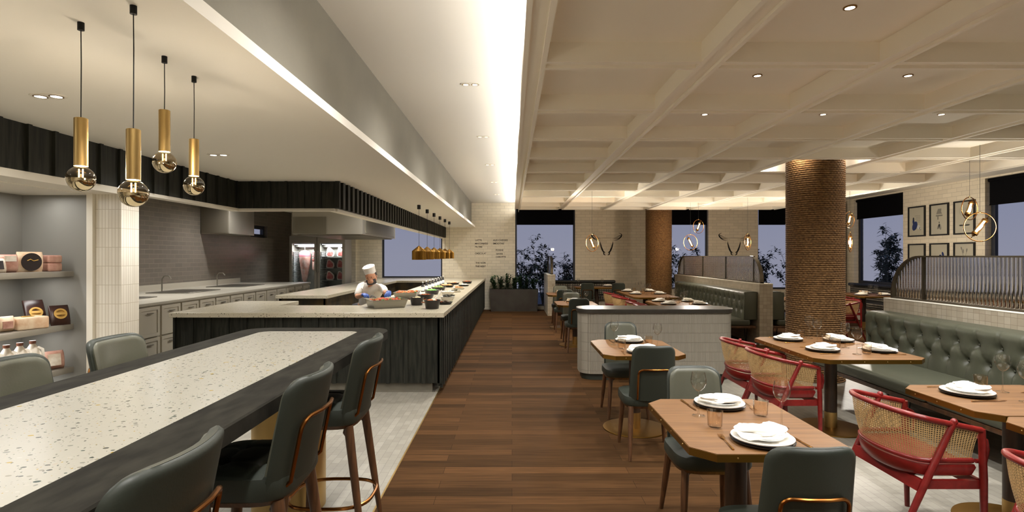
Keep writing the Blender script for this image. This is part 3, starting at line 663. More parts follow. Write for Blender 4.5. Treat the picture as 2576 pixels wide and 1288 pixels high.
for y in (.8, 3.49): MB().cyl((-1.41, y, 0), .22, HT-.1, 48).build('pedestal', 'brass', ht)
# ---------------------------------------------------------------- upholstered seats
def shell(w, z0, z1, y0, y1, r, thick, curve, n=9, narrow=.0, tuck=.0):
    """an upholstered back: width 2w, rounded top corners of radius r, leaning from y0 to y1, wrapped forward by curve at its sides"""
    rings = []; K = 18
    zs = [z0+(z1-r-z0)*k/5 for k in range(6)]+[z1-r+r*math.sin(PI/2*k/8) for k in range(1, 9)]
    for z in zs:
        hw = w*(1-narrow*(1-(z-z0)/(z1-z0)))
        hw = hw if z <= z1-r else hw-r+math.sqrt(max(r*r-(z-(z1-r))**2, 0))
        th = thick*(1 if z < z1-.02 else max(.35, math.sqrt(max(0, 1-((z-z1+.02)/.02)**2))))
        f = (z-z0)/(z1-z0); yc = y0+(y1-y0)*f
        if hw < .01: hw = .01
        front = []; back = []
        for k in range(K+1):
            u = -1+2*k/K; x = hw*u
            yy = yc+curve*(x/w)**2
            e = th/2*min(1, (1-abs(u))*6+.25)
            front.append((x, yy+e, z)); back.append((x, yy-e, z))
        rings.append(front+back[::-1])
    return MB().loft(rings)
def tuft_seat(m, hw, hd, z0, z1, cx=0, cy=0, tuft=True, n=26):
    base = [ring3(sup(cx, cy, hw*.97, hd*.97, 40, 4.5), z0), ring3(sup(cx, cy, hw, hd, 40, 4.5), z0+.015), ring3(sup(cx, cy, hw, hd, 40, 4.5), z1-.03), ring3(sup(cx, cy, hw*.98, hd*.98, 40, 4.5), z1-.012)]
    m.loft(base, cap=True)
    def fn(u, v):
        a, b = 2*u-1, 2*v-1
        x = a*math.sqrt(1-b*b*.5)*1.0; y = b*math.sqrt(1-a*a*.5)
        sx_ = max(abs(a), abs(b)); r = (abs(a)**4.5+abs(b)**4.5)**(1/4.5)
        k = sx_/r if r > 1e-6 else 1
        x, y = a*k*.98, b*k*.98
        h = .016*(1-sx_**4)
        if tuft:
            for bx in (-.36, .36):
                for by in (-.36, .36): h -= .02*math.exp(-((x-bx)**2+(y-by)**2)/.012)
            h -= .006*math.exp(-(abs(x)-.36)**2/.0016)+.006*math.exp(-(abs(y)-.36)**2/.0016)
        return (cx+x*hw, cy+y*hd, z1-.012+max(h, -.01)+.006*(1-sx_**6))
    m.grid(fn, n, n); return m
def make_chair():
    t = thing('dining_chair', 'x', 'chair', (0, 0, 0), 0, 'green upholstered dining chairs')
    shell(.164, .455, .89, -.19, -.255, .065, .042, .045, narrow=-.1).build('backrest', 'chairleather', t, smooth=60)
    shell(.151, .47, .878, -.174, -.239, .058, .034, .041, narrow=-.1).build('back_cushion', 'sagecushion', t, smooth=60)
    m_ = MB(); tuft_seat(m_, .215, .205, .405, .485, 0, .02, False); m_.build('seat', 'chairleather', t, smooth=50)
    MB().loft([ring3(sup(0, .02, .2, .19, 32, 4), .385), ring3(sup(0, .02, .21, .2, 32, 4), .405)]).build('seat_frame', 'walnut', t)
    for sx_ in (-1, 1):
        for fy, y0, y1 in ((1, .16, .2), (-1, -.15, -.235)):
            m_ = MB(); m_.tube([(sx_*.165, y0, .4), (sx_*.178, (y0+y1)/2, .2), (sx_*.192, y1, 0)], [.022, .019, .0125], 10)
            l = m_.build('leg', 'walnut', t)
            b = MB(); b.tube([(sx_*.17, y0+.2*(y1-y0), .33), (sx_*.155, y0+.02-fy*.02, .37), (sx_*.11, y0-fy*.02, .388)], [.008, .011, .008], 8); b.build('leg_bracket', 'walnut', l)
    def bs(x, z): return (x, -.19-.065*(z-.455)/.435+.045*(x/.17)**2-.021-.014, z)
    m_ = MB(); Q = [(-.125, .47), (-.125, .56), (-.125, .66)]+[(-.085+.04*math.cos(a), .665+.04*math.sin(a)) for a in [PI-PI/2*k/6 for k in range(1, 7)]]+[(-.04, .705)]
    Q += [(-x, z) for x, z in Q[::-1]]; P = [(-.125, -.15, .452)]+[bs(x, z) for x, z in Q]+[(.125, -.15, .452)]
    m_.tube(P, .0075, 8); m_.build('back_rail', 'bronze', t)
    return t
def make_stool():
    t = thing('bar_stool', 'x', 'stool', (0, 0, 0), 0, 'dark green bar stools at the high table')
    shell(.215, .73, 1.13, -.17, -.25, .065, .045, .06).build('backrest', 'chairleather', t, smooth=60)
    shell(.2, .745, 1.117, -.153, -.233, .06, .036, .055).build('back_cushion', 'sagecushion', t, smooth=60)
    m_ = MB(); tuft_seat(m_, .225, .21, .69, .785, 0, .03, True, 36); m_.build('seat', 'chairleather', t, smooth=50)
    MB().loft([ring3(sup(0, .03, .205, .19, 32, 4), .668), ring3(sup(0, .03, .22, .2, 32, 4), .69)]).build('seat_frame', 'walnut', t)
    for sx_ in (-1, 1):
        for fy, y0, y1 in ((1, .17, .22), (-1, -.13, -.22)):
            m_ = MB(); m_.tube([(sx_*.16, y0, .68), (sx_*.178, (y0+y1)/2, .34), (sx_*.2, y1, 0)], [.025, .021, .013], 12)
            l = m_.build('leg', 'walnut', t)
            b = MB(); b.tube([(sx_*.165, y0+.25*(y1-y0), .58), (sx_*.15, y0-fy*.02, .64), (sx_*.09, y0-fy*.03, .668)], [.009, .013, .009], 8); b.build('leg_bracket', 'walnut', l)
    fr = [(x, y, .25) for x, y in sup(0, 0, .2, .225, 40, 3)]
    MB().tube(fr, .01, 8, closed=True).build('foot_ring', 'bronze', t)
    def bs(x, z): return (x, -.17-.08*(z-.73)/.4+.06*(x/.215)**2-.0225-.018, z)
    Q = [(-.16, .745), (-.16, .84), (-.16, .92)]+[(-.11+.05*math.cos(a), .93+.05*math.sin(a)) for a in [PI-PI/2*k/6 for k in range(1, 7)]]+[(-.05, .98)]
    Q += [(-x, z) for x, z in Q[::-1]]; P = [(-.16, -.13, .7)]+[bs(x, z) for x, z in Q]+[(.16, -.13, .7)]
    MB().tube(P, .008, 8).build('back_rail', 'bronze', t)
    return t
stool = make_stool()
for x, y, r, lb in ((-1.0, 3.09, PI/2, 'bar stool on the aisle side of the high table, beside the bar corner'), (-1.0, 2.2, PI/2, 'middle of the three aisle side bar stools, its tufted seat showing'),
                    (-1.0, 1.305, PI/2, 'nearest aisle side bar stool, only its back and rail in the picture'), (-2.02, 3.08, -PI/2, 'bar stool behind the high table in front of the white tiled pier'), (-2.02, 2.40, -PI/2, 'bar stool behind the high table in front of the grocery shelves')):
    place(stool, (x, y, 0), r, lb)
# ---------------------------------------------------------------- globe pendants over the high table
def globe_pendant(x, y, zt, zb, zg, label):
    t = thing('globe_pendant', label, 'pendant lamp', (x, y, ZL), 0, 'brass tube pendants over the high table')
    MB().cyl((0, 0, -.028), .011, .028, 16).build('canopy', 'blackmetal', t)
    MB().tube([(0, 0, -.028), (.0004, .001, -.15), (0, 0, zt-ZL)], .0018, 6).build('cord', 'black', t)
    h = zt-zb; m_ = MB(); m_.lathe([(.0205, -h), (.0215, -h), (.0215, -.002), (.019, 0), (.0005, 0)], 32, (0, 0, zt-ZL)); m_.build('tube_shade', 'brass', t)
    R = .0455; zc = zg+R-ZL
    bl = MB(); bl.lathe_open([(R*math.sin(a), R*-math.cos(a)) for a in [PI/2+(PI-.5-PI/2)*k/9 for k in range(10)]], 32, (0, 0, zc)); b = bl.build('bulb', 'bulbglass', t, smooth=80)
    m_ = MB(); m_.lathe_open([(max(R*.997*math.sin(a), 1e-5), -R*.997*math.cos(a)) for a in [PI/2*k/10 for k in range(11)]], 32, (0, 0, zc)); m_.build('mirror_cap', 'mirrorbulb', b, smooth=80)
    m_ = MB()
    for q in (-.007, .007): m_.cyl((q, 0, zc-.002), .0022, .038, 8)
    m_.build('filament', 'filament', b)
    light('pendant_light', 'POINT', (x, y, ZL+zc+.03), LIGHTS['pend'], WARM, .02)
globe_pendant(-1.557, 1.99, 2.078, 1.904, 1.813, 'brass tube pendant with mirrored globe, closest to the grocery shelves')
globe_pendant(-1.276, 1.857, 2.007, 1.836, 1.745, 'brass tube pendant with mirrored globe, hanging lowest of the four')
globe_pendant(-1.468, 2.327, 2.196, 2.02, 1.93, 'brass tube pendant with mirrored globe, hanging highest of the four')
globe_pendant(-1.492, 2.585, 2.128, 1.955, 1.864, 'brass tube pendant with mirrored globe, closest to the bar counter')
# buffet pendants
def make_buffet():
    t = thing('buffet_pendant', 'x', 'pendant lamp', (0, 0, 0), 0, 'ribbed brass pendants over the buffet')
    MB().cyl((0, 0, -.07), .03, .07, 16).build('canopy', 'black', t)
    MB().tube([(0, 0, -.07), (0, 0, -.68)], .003, 6).build('cord', 'black', t)
    n = 96; pr = [(.012, -.675), (.014, -.68), (.106, -.755), (.112, -.765), (.112, -.905)]
    vs = []
    for j, (r, z) in enumerate(pr):
        for i in range(n):
            rr = r*(1+(.03*(1 if i % 2 else -1) if j >= 2 else 0)); vs.append((rr*math.cos(2*PI*i/n), rr*math.sin(2*PI*i/n), z))
    m_ = MB(); m_.add(vs, [(j*n+i, j*n+(i+1) % n, (j+1)*n+(i+1) % n, (j+1)*n+i) for j in range(len(pr)-1) for i in range(n)]); m_.build('ribbed_shade', 'brassdark', t, smooth=0)
    MB().sphere((0, 0, -.82), .03, 12, 8).build('bulb', 'ledwarm', t)
    return t
bp_ = make_buffet(); O6 = ['first', 'second', 'third', 'fourth', 'fifth', 'sixth']
for i in range(6):
    y = 9.1+i*.88; place(bp_, (-1.536, y, ZL), 0, 'ribbed brass pendant over the buffet dishes, %s of six from the chef end' % O6[i])
    light('buffet_light', 'SPOT', (-1.536, y, 1.55), LIGHTS['buffet'], WARM, .05, angle=2.4)
# ---------------------------------------------------------------- dining tables
TT = .744
def dining_table(cx, cy, w, d, label, group=None, base=True):
    t = thing('dining_table', label, 'table', (cx, cy, 0), 0, group or 'clipped corner dining tables')
    c = .09; hw, hd = w/2, d/2
    P = [(-hw+c, -hd), (hw-c, -hd), (hw, -hd+c), (hw, hd-c), (hw-c, hd), (-hw+c, hd), (-hw, hd-c), (-hw, -hd+c)]
    Q = [(x*(1-.003/hw), y*(1-.003/hd)) for x, y in P]
    MB().prism(Q, TT-.034, TT).build('tabletop', 'tablewood', t, smooth=0)
    m_ = MB(); m_.loft([ring3(Q, TT-.0345), ring3(P, TT-.0345), ring3(P, TT-.002), ring3(Q, TT-.002)], cap=False); e = m_.build('brass_edge', 'brassdark', t, smooth=0)
    m_ = MB()
    for ax in (0, 1):
        L_ = (hw if ax == 0 else hd)-c; n = max(3, int(L_*2/.15))
        for k in range(n):
            q = -L_+(k+.5)*2*L_/n
            for s_ in (-1, 1):
                p = (q, s_*hd, TT-.017) if ax == 0 else (s_*hw, q, TT-.017)
                m_.sphere(p, .004, 8, 5)
    m_.build('rivet', 'brass', e)
    MB().cyl((0, 0, .15), .052, TT-.034-.15, 32).build('post', 'polewood', t)
    MB().cyl((0, 0, .012), .053, .14, 32).build('collar', 'brass', t)
    MB().lathe([(.285, 0), (.29, .003), (.288, .01), (.275, .013), (.001, .014)], 56).build('base', 'brassdark', t)
    MB().box(-.2, .2, -.04, .04, TT-.05, TT-.034).build('underplate', 'blackmetal', t, smooth=0)
    return t
CX2 = 1.127
T = {}
T['A'] = (CX2, 2.773, .704, .902, 'two seat oak table nearest the camera, clipped corners and brass edge', 'nearest two seat table')
T['B'] = (CX2, 5.058, .704, .919, 'two seat oak table in front of the ribbed tile station', 'two seat table before the tile station')
T['E'] = (CX2, 9.79, .704, .92, 'two seat oak table just past the ribbed tile station', 'two seat table past the tile station')
T['F'] = (CX2, 12.2, .704, .92, 'two seat oak table beside the small end divider', 'two seat table by the end divider')
T['C'] = (2.93, 5.066, .92, 1.267, 'four seat oak table before the near rope column', 'four seat table by the near rope column')
T['D'] = (2.94, 3.228, .90, .70, 'oak table in front of the tufted bench, by the closest cane armchairs', 'table by the closest cane chairs')
T['G'] = (2.94, 2.517, .90, .70, 'oak table pushed against the bench table, cut by the picture edge', 'table at the picture edge')
T['H'] = (2.94, 9.71, .92, 1.267, 'four seat oak table seen just over the tile station top', 'four seat table behind the tile station')
T['I'] = (2.94, 12.15, .92, 2.1, 'long oak table before the far rope column', 'long table by the far rope column')
T['J'] = (2.3, 14.95, 1.2, .7, 'oak table before the checked bench on the end wall', 'table at the checked end wall bench')
T['K'] = (7.65, 12.0, .92, 1.267, 'oak table at the checked window bench past the near rope column', 'table at the checked window bench')
T['N'] = (7.65, 9.3, .92, 1.267, 'oak table at the window bench seen through the fluted screen', 'table behind the near fluted screen')
T['P'] = (5.6, 10.6, .92, 1.267, 'oak table in the booth between the two rope columns', 'table between the rope columns')
TOBJ = {k: dining_table(*v[:5]) for k, v in T.items()}
chair = make_chair()
GC = 'green upholstered dining chairs'
for k, dn, df in (('A', .345, .25), ('B', .378, .265), ('E', .37, .26), ('F', .37, .26)):
    cx, cy, w, d, _, nm = T[k]; hd = d/2
    place(chair, (cx-.028, cy-hd-dn+.255, 0), 0, 'green upholstered chair showing its back, at the %s' % nm)
    place(chair, (cx+.0, cy+hd+df-.255, 0), PI, 'green upholstered chair facing the camera, at the %s' % nm)
place(chair, (1.95, 14.42, 0), 0, 'green upholstered chair at the checked end wall bench, closer to the end divider')
place(chair, (2.75, 14.42, 0), 0, 'green upholstered chair at the checked end wall bench, closer to the rope column')
# ---------------------------------------------------------------- red cane armchairs
def make_cane():
    t = thing('cane_armchair', 'x', 'chair', (0, 0, 0), 0, 'red cane armchairs')
    def rail(u):  # u -1..1 from one arm end round the back to the other
        a = abs(u); s_ = 1 if u > 0 else -1
        if a > .58: f = (a-.58)/.42; x = .29; y = -.02+.27*f; z = .715-.055*f
        else:
            g = a/.58*PI/2; x = .29*math.sin(g); y = -.02-.155*math.cos(g); z = .745-.03*(a/.58)**2
        return (s_*x, y, z)
    def low(u):
        a = abs(u); s_ = 1 if u > 0 else -1
        if a > .58: f = (a-.58)/.42; x = .262; y = .0+.225*f
        else: g = a/.58*PI/2; x = .262*math.sin(g); y = -.125*math.cos(g)
        return (s_*x, y, .49)
    N = 44
    MB().tube([rail(-1+2*k/N) for k in range(N+1)], .0155, 10).build('arm_rail', 'red', t, smooth=70)
    MB().tube([low(-1+2*k/N) for k in range(N+1)], .014, 10).build('lower_rail', 'red', t, smooth=70)
    vs = []; nv = 8; U = 60
    me = bpy.data.meshes.new('cane_panel'); fs = []; uvs = []
    for j in range(nv+1):
        for i in range(U+1):
            u = -.985+1.97*i/U; a, b = Vector(rail(u)), Vector(low(u)); p = b.lerp(a, j/nv); bul = .012*math.sin(PI*j/nv)
            p.x *= 1+bul; p.y -= bul*.6; vs.append(p)
    fs = [(j*(U+1)+i, j*(U+1)+i+1, (j+1)*(U+1)+i+1, (j+1)*(U+1)+i) for j in range(nv) for i in range(U)]
    me.from_pydata(vs, [], fs); uvl = me.uv_layers.new(name='UVMap')
    for p in me.polygons:
        for li in p.loop_indices:
            vi = me.loops[li].vertex_index; j, i = divmod(vi, U+1); uvl.data[li].uv = (i/U*84, j/nv*20)
    me.shade_smooth(); me.materials.append(M['cane']); o = bpy.data.objects.new('cane_panel', me); COL.objects.link(o); o.parent = t
    m_ = MB(); out = [(x, y) for x, y, _ in [low(-1+2*k/N) for k in range(N+1)]]
    m_.loft([ring3([(x*.86, y*.86) for x, y in out], .392), ring3([(x*.99, y*.99) for x, y in out], .41), ring3([(x*1.04, y*1.05) for x, y in out], .455), ring3([(x*1.02, y*1.03) for x, y in out], .47)]); m_.build('seat', 'red', t, smooth=40)
    for s_ in (-1, 1):
        MB().tube([(s_*.292, .1, .7), (s_*.288, -.055, .36), (s_*.28, -.21, 0)], [.0165, .018, .014], 10).build('leg', 'red', t, smooth=70)
        MB().tube([(s_*.285, .255, .665), (s_*.288, .262, .4), (s_*.285, .27, 0)], [.017, .019, .014], 10).build('leg', 'red', t, smooth=70)
        MB().sphere((s_*.292, .103, .705), .018, 10, 7).build('leg_cap', 'red', t)
        MB().tube([(s_*.268, .25, .62), (s_*.268, .29, .6), (s_*.266, .3, .55), (s_*.266, .29, .49), (s_*.264, .24, .488)], .012, 8).build('end_hoop', 'red', t, smooth=70)
        MB().box(s_*.27-.012, s_*.27+.012, -.06, .26, .345, .39).build('side_rail', 'red', t, smooth=0)
    MB().box(-.27, .27, .24, .264, .345, .395).build('front_rail', 'red', t, smooth=0)
    m_ = MB(); m_.loft([[(-.28, -.085, .335), (.28, -.085, .335), (.28, -.06, .335), (-.28, -.06, .335)], [(-.28, -.065, .39), (.28, -.065, .39), (.28, -.04, .39), (-.28, -.04, .39)]]); m_.build('back_apron', 'red', t, smooth=0)
    return t
cane = make_cane(); R_ = -PI/2
for x, y, r, lb in ((2.23, 3.2, R_, 'red cane armchair closest to the camera, seen whole at the bench table'), (2.23, 2.13, R_, 'red cane armchair cut off by the picture edge'),
                    (2.27, 4.82, R_, 'red cane armchair at the table before the near rope column, the nearer of two'), (2.27, 5.44, R_, 'red cane armchair at the table before the near rope column, closer to the tile station'),
                    (2.27, 9.43, R_, 'red cane armchair peeking over the tile station, the nearer of two there'), (2.27, 10.05, R_, 'red cane armchair peeking over the tile station, the second there'),
                    (2.27, 11.5, R_, 'red cane armchair at the long table before the far rope column, nearer of two'), (2.27, 12.6, R_, 'red cane armchair at the long table, beside the dark chairs of the end wall'),
                    (7.0, 11.75, R_, 'red cane armchair at the window bench table past the near rope column'), (6.3, 10.4, PI/2, 'red cane armchair mostly hidden behind the near rope column')):
    place(cane, (x, y, 0), r, lb)
# ---------------------------------------------------------------- rope columns
for i, (x, y, lb) in enumerate(((3.925, 7.14, 'thick column wound with natural rope beside the near fluted screen'), (3.925, 14.75, 'column wound with natural rope before the end wall window'))):
    t = thing('rope_column', lb, 'column', (x, y, 0), 0, 'rope wound columns')
    pr = []; h = ZC if i == 0 else ZH; n = int(h/.0265)
    for k in range(n):
        z0 = h*k/n; p = h/n
        for q in range(6 if i == 0 else 5):
            a = PI*q/(6 if i == 0 else 5); pr.append((.324+.021*math.sin(a), z0+p*(.5-.5*math.cos(a))))
    MB().lathe(pr, 96 if i == 0 else 56).build('rope_winding', 'rope', t, smooth=80, recalc=False)
    MB().cyl((0, 0, 0), .3, h-.002, 40).build('core', 'coffer', t)
    if i == 0:
        for sx_, sy_ in ((-1, -1), (1, -1), (-1, 1), (1, 1)): light('column_light', 'POINT', (x+sx_*.37, 7.282+sy_*.38, ZC-.06), LIGHTS['column'], WARM, .03)
# ---------------------------------------------------------------- dividers, fluted screens, tufted benches
def divider(y0, y1, label, x0=4.383, w=.237, zt=1.09):
    t = thing('divider_wall', label, 'divider', (x0+w/2, (y0+y1)/2, 0), 0, 'mosaic divider walls')
    L_ = (y1-y0)/2
    MB().box(-w/2, w/2, -L_, L_, 0, zt-.012).build('mosaic_body', 'mosaic', t, smooth=0)
    MB().rbox(-w/2-.002, w/2+.002, -L_-.002, L_+.002, zt-.012, zt, .004).build('capping', 'whitetrim', t)
    return t
divider(1.0, 6.50, 'beige mosaic divider behind the nearest tufted bench'); divider(9.757, 14.85, 'beige mosaic divider between the two rope columns, behind the far bench')
def screen(y0, y1, muls, label, x=4.47, zb=1.09, zt=1.583, pitch=.042, depth=.0062, r=.45, ends=(1, 1)):
    t = thing('fluted_screen', label, 'screen', (x, 0, 0), 0, 'fluted glass screens on the dividers')
    fw = .028; P = []
    H = zt-zb; r = min(r, H)
    def top(y):
        z = zt
        if ends[0] and y < y0+r: z = min(z, zt-r+math.sqrt(max(0, r*r-(y0+r-y)**2)))
        if ends[1] and y > y1-r: z = min(z, zt-r+math.sqrt(max(0, r*r-(y-y1+r)**2)))
        return z
    ys = [y0+(y1-y0)*k/60 for k in range(61)]
    o_ = []
    if ends[0]: o_ += [(y0+r-r*math.cos(a), zt-r+r*math.sin(a)) for a in [PI/2*k/14 for k in range(15)]]
    else: o_ += [(y0, zb), (y0, zt)]
    if ends[1]: o_ += [(y1-r+r*math.cos(a), zt-r+r*math.sin(a)) for a in [PI/2-PI/2*k/14 for k in range(15)]]
    else: o_ += [(y1, zt), (y1, zb)]
    if ends[0]: o_ = [(y0, zb)]+o_
    if ends[1]: o_ = o_+[(y1, zb)]
    rings = []
    for k, (y, z) in enumerate(o_):
        a = o_[max(0, k-1)]; b = o_[min(len(o_)-1, k+1)]; tx, tz = b[0]-a[0], b[1]-a[1]; l = math.hypot(tx, tz) or 1; nx, nz = tz/l, -tx/l
        rings.append([(-.032, y, z), (.032, y, z), (.032, y+nx*fw*.6, max(zb, z+nz*fw*.6)), (-.032, y+nx*fw*.6, max(zb, z+nz*fw*.6))])
    m_ = MB(); m_.loft(rings); m_.box(-.03, .03, y0, y1, zb, zb+.018); fr = m_.build('frame', mat('bronze_frame', (84, 76, 62), .4, .7), t, smooth=30)
    for y in muls: MB().box(-.014, .014, y-.011, y+.011, zb, zt-.005).build('mullion', M['bronze_frame'] if 'bronze_frame' in M else bpy.data.materials['bronze_frame'], t, smooth=0)
    # ribbed glass sheet: front ribs, flat back, cut by the arch
    S6 = 6; n = int((y1-y0-.03)/pitch); m_ = MB(); fr_, bk = [], []
    for k in range(n*S6+1):
        y = y0+.015+pitch*k/S6; q = (k % S6)/S6
        xx = -depth*math.sin(PI*q)-.002; z1 = max(zb+.02, top(y)-.012)
        fr_.append((y, xx, z1))
    vs = [(x_, y, zb+.012) for y, x_, z in fr_]+[(x_, y, z) for y, x_, z in fr_]+[(.003, y, zb+.012) for y, x_, z in fr_]+[(.003, y, z) for y, x_, z in fr_]
    N = len(fr_); fs = []
    for k in range(N-1):
        fs += [(k, k+1, N+k+1, N+k), (2*N+k+1, 2*N+k, 3*N+k, 3*N+k+1), (N+k, N+k+1, 3*N+k+1, 3*N+k), (k+1, k, 2*N+k, 2*N+k+1)]
    fs += [(0, N, 3*N, 2*N), (N-1, 3*N-1, 4*N-1, 2*N-1)]
    m_.add(vs, fs); m_.build('fluted_glass', 'fluted', t, smooth=25)
    return t
screen(1.1, 6.46, (1.9, 3.25, 4.615, 5.985), 'fluted glass screen with arched end on the near divider')
screen(9.85, 14.75, (10.18, 11.52, 12.9, 14.31), 'fluted glass screen with two arched ends on the far divider')
def bench(y0, y1, label, x0=3.49, xw=4.383, flip=False):
    """a tufted bench along Y against a divider; seat faces -X (or +X when flipped)"""
    L_ = y1-y0; t = thing('tufted_bench', label, 'bench', (xw, (y0+y1)/2, 0), PI if flip else 0, 'green tufted leather benches')
    D = xw-x0 if not flip else .88; H = L_/2
    bx = .245  # thickness of the back
    px, r1, r2 = .23, .785, .62
    def fn(u, v):
        y = -H+L_*u; z = .44+.5*min(1, v/.8) if v <= .8 else .94
        if v <= .8:
            x = -bx
            if z > .94-.07: x = -bx+.07-math.sqrt(max(0, .07**2-(z-.87)**2))
            xt = 0
            # diamond lattice of buttons
            a = y/px; best = 9
            for row, zr in ((0, r1), (1, r2)):
                fy = (a+.5*row) - round(a+.5*row); d2 = (fy*px)**2+(z-zr)**2; best = min(best, d2)
            dim = .038*math.exp(-best/.0011)+.016*math.exp(-best/.008)
            cr = 0
            if z >= r1: f = abs(a-round(a))*px; cr = .014*math.exp(-(f/.011)**2)*(1 if z < .9 else max(0, 1-(z-.9)/.04))
            elif z >= r2:
                g = (z-r2)/(r1-r2)
                for sg in (-1, 1):
                    f = abs((a+.5+sg*.5*g)-round(a+.5+sg*.5*g))*px*.7; cr = max(cr, .012*math.exp(-(f/.013)**2))
            else: f = abs((a+.5)-round(a+.5))*px; cr = .014*math.exp(-(f/.011)**2)
            return (x+dim+cr, y, z)
        g = (v-.8)/.2
        return (-bx+.07+(bx-.075)*g, y, .94)
    ny = int(L_/.0145); m_ = MB(); m_.grid(fn, ny, 40)
    bk = m_.build('backrest', 'leather', t, smooth=60)
    for s_ in (-1, 1): MB().rbox(-bx+.005, -.004, s_*H-(.03 if s_ > 0 else 0), s_*H+(.0 if s_ > 0 else .03), .44, .935, .014).build('end_panel', 'leather', t)
    m_ = MB()
    nb = int(L_/px)
    for k in range(-nb//2-1, nb//2+2):
        for row, zr in ((0, r1), (1, r2)):
            y = (k-.5*row)*px
            if abs(y) < H-.04: m_.sphere((-bx+.046, y, zr), .011, 8, 6, (.6, 1, 1))
    m_.build('button', 'leather', bk)
    nseg = max(1, round(L_/1.9))
    for k in range(nseg):
        a, b = -H+L_*k/nseg+.003, -H+L_*(k+1)/nseg-.003
        MB().rbox(-D, -.12, a, b, .33, .455, .04, 5).build('seat_cushion', 'leather', t, smooth=60)
    MB().rbox(-D+.02, -.03, -H, H, .29, .33, .004).build('base_frame', 'walnut', t)
    nl = max(2, round(L_/1.5)+1)
    for k in range(nl):
        y = -H+.22+(L_-.44)*k/(nl-1)
        for x in (-D+.09, -.12):
            MB().tube([(x, y-.06, .29), (x, y-.012, .015), (x, y, .007), (x, y+.012, .015), (x, y+.06, .29)], .006, 8).build('hairpin_leg', 'blackmetal', t, smooth=70)
    return t
bench(1.1, 6.46, 'green tufted leather bench against the near mosaic divider')
bench(9.83, 14.0, 'green tufted leather bench against the far mosaic divider')
bench(9.83, 13.9, 'green bench on the window side of the far divider', xw=4.62, flip=True)
# checked benches
def checked(name, cx, cy, rz, L_, label, zbol):
    t = thing('checked_bench', label, 'bench', (cx, cy, 0), rz, 'black and white checked benches'); H = L_/2
    MB().rbox(-H, H, -.06, -.0, .42, zbol, .015).build('backrest', 'gingham', t)
    MB().rbox(-H, H, -.13, .0, zbol, zbol+.085, .035, 4).build('bolster', mat('black_bolster_leather', (26, 27, 24), .45), t, smooth=60)
    MB().rbox(-H, H, -.6, -.03, .32, .45, .03, 4).build('seat_cushion', 'gingham', t)
    MB().box(-H, H, -.5, -.03, 0, .32).build('base', 'pier', t, smooth=0)
checked('', 2.1, YB-.005, 0, 1.86, 'black and white checked bench against the end wall below the bull drawing', .79)
checked('', XR-.02, 11.5, -PI/2, 6.4, 'black and white checked bench along the side window wall', .79)
# ---------------------------------------------------------------- small end divider and screen
t = thing('divider_wall', 'short mosaic divider with a fluted glass fin beside the planter', 'divider', (1.04, 15.36, 0), 0, 'mosaic divider walls')
MB().box(-.1, .1, -.855, .85, 0, 1.078).build('mosaic_body', 'mosaic', t, smooth=0); MB().rbox(-.102, .102, -.857, .85, 1.078, 1.09, .004).build('capping', 'whitetrim', t)
screen(14.62, 16.1, (15.0, 15.6), 'fluted glass fin on the short divider beside the planter', x=1.06)
# ---------------------------------------------------------------- ribbed tile station
t = thing('service_station', 'low station clad in ribbed white tile with dark stone top', 'station', (1.855, 7.0+.25, 0))
o_ = rrect(-.985, .985, -.25, .25, .18, 12); q_ = rrect(-1.005, 1.005, -.27, .27, .2, 12); k_ = rrect(-.95, .95, -.22, .22, .15, 12)
MB().prism(o_, .08, .855).build('tiled_body', 'ribtile', t, smooth=30)
m_ = MB(); q2 = rrect(-1.0, 1.0, -.265, .265, .195, 12); m_.loft([ring3(q_, .855), ring3(q_, .898), ring3(q2, .905)]); m_.build('stone_top', 'darkstone', t, smooth=30)
MB().prism(k_, 0, .08).build('plinth', mat('dark_green_plinth', (42, 46, 38), .5), t, smooth=30)
# ---------------------------------------------------------------- planter with plants
t = thing('planter_box', 'dark concrete planter box at the end of the bar', 'planter', (.06, 15.9, 0))
m_ = MB(); hw, hd = .69, .22
m_.loft([ring3(o, z) for o, z in (([(-hw+.03, -hd+.02), (hw-.03, -hd+.02), (hw-.03, hd-.02), (-hw+.03, hd-.02)], 0), ([(-hw, -hd), (hw, -hd), (hw, hd), (-hw, hd)], .635), ([(-hw+.03, -hd+.03), (hw-.03, -hd+.03), (hw-.03, hd-.03), (-hw+.03, hd-.03)], .635), ([(-hw+.03, -hd+.03), (hw-.03, -hd+.03), (hw-.03, hd-.03), (-hw+.03, hd-.03)], .58))])
m_.build('trough', mat('dark_rusty_concrete', (66, 62, 54), .75, vary=(3.5, (56, 48, 42)), bump=(20, .2)), t, smooth=0)
MB().box(-hw+.03, hw-.03, -hd+.03, hd-.03, .56, .59).build('soil', mat('dark_soil', (30, 24, 18), .95), t, smooth=0)
leafm = mat('deep_green_leaf', (36, 66, 34), .4, vary=(8, (52, 88, 44))); leafd = mat('dusk_leaf', (34, 48, 52), .6, vary=(6, (58, 80, 84))); barkm = mat('thin_bark', (58, 52, 44), .8)
def leaf(m, p, d, L_, w, bend=.25, up=Vector((0, 0, 1))):
    d = d.normalized(); s_ = d.cross(up); s_ = s_.normalized() if s_.length > 1e-3 else Vector((1, 0, 0)); nrm = s_.cross(d)
    pts = []
    for f, ww in ((0, .12), (.3, 1), (.65, .8), (1, .02)):
        c = p+d*L_*f-up*bend*L_*f*f; pts.append((c-s_*w*ww/2+nrm*w*.12*ww, c, c+s_*w*ww/2+nrm*w*.12*ww))
    m.add([q for r in pts for q in r], [(j*3+i, j*3+i+1, j*3+i+4, j*3+i+3) for j in range(3) for i in range(2)])
rnd = random.Random(3)
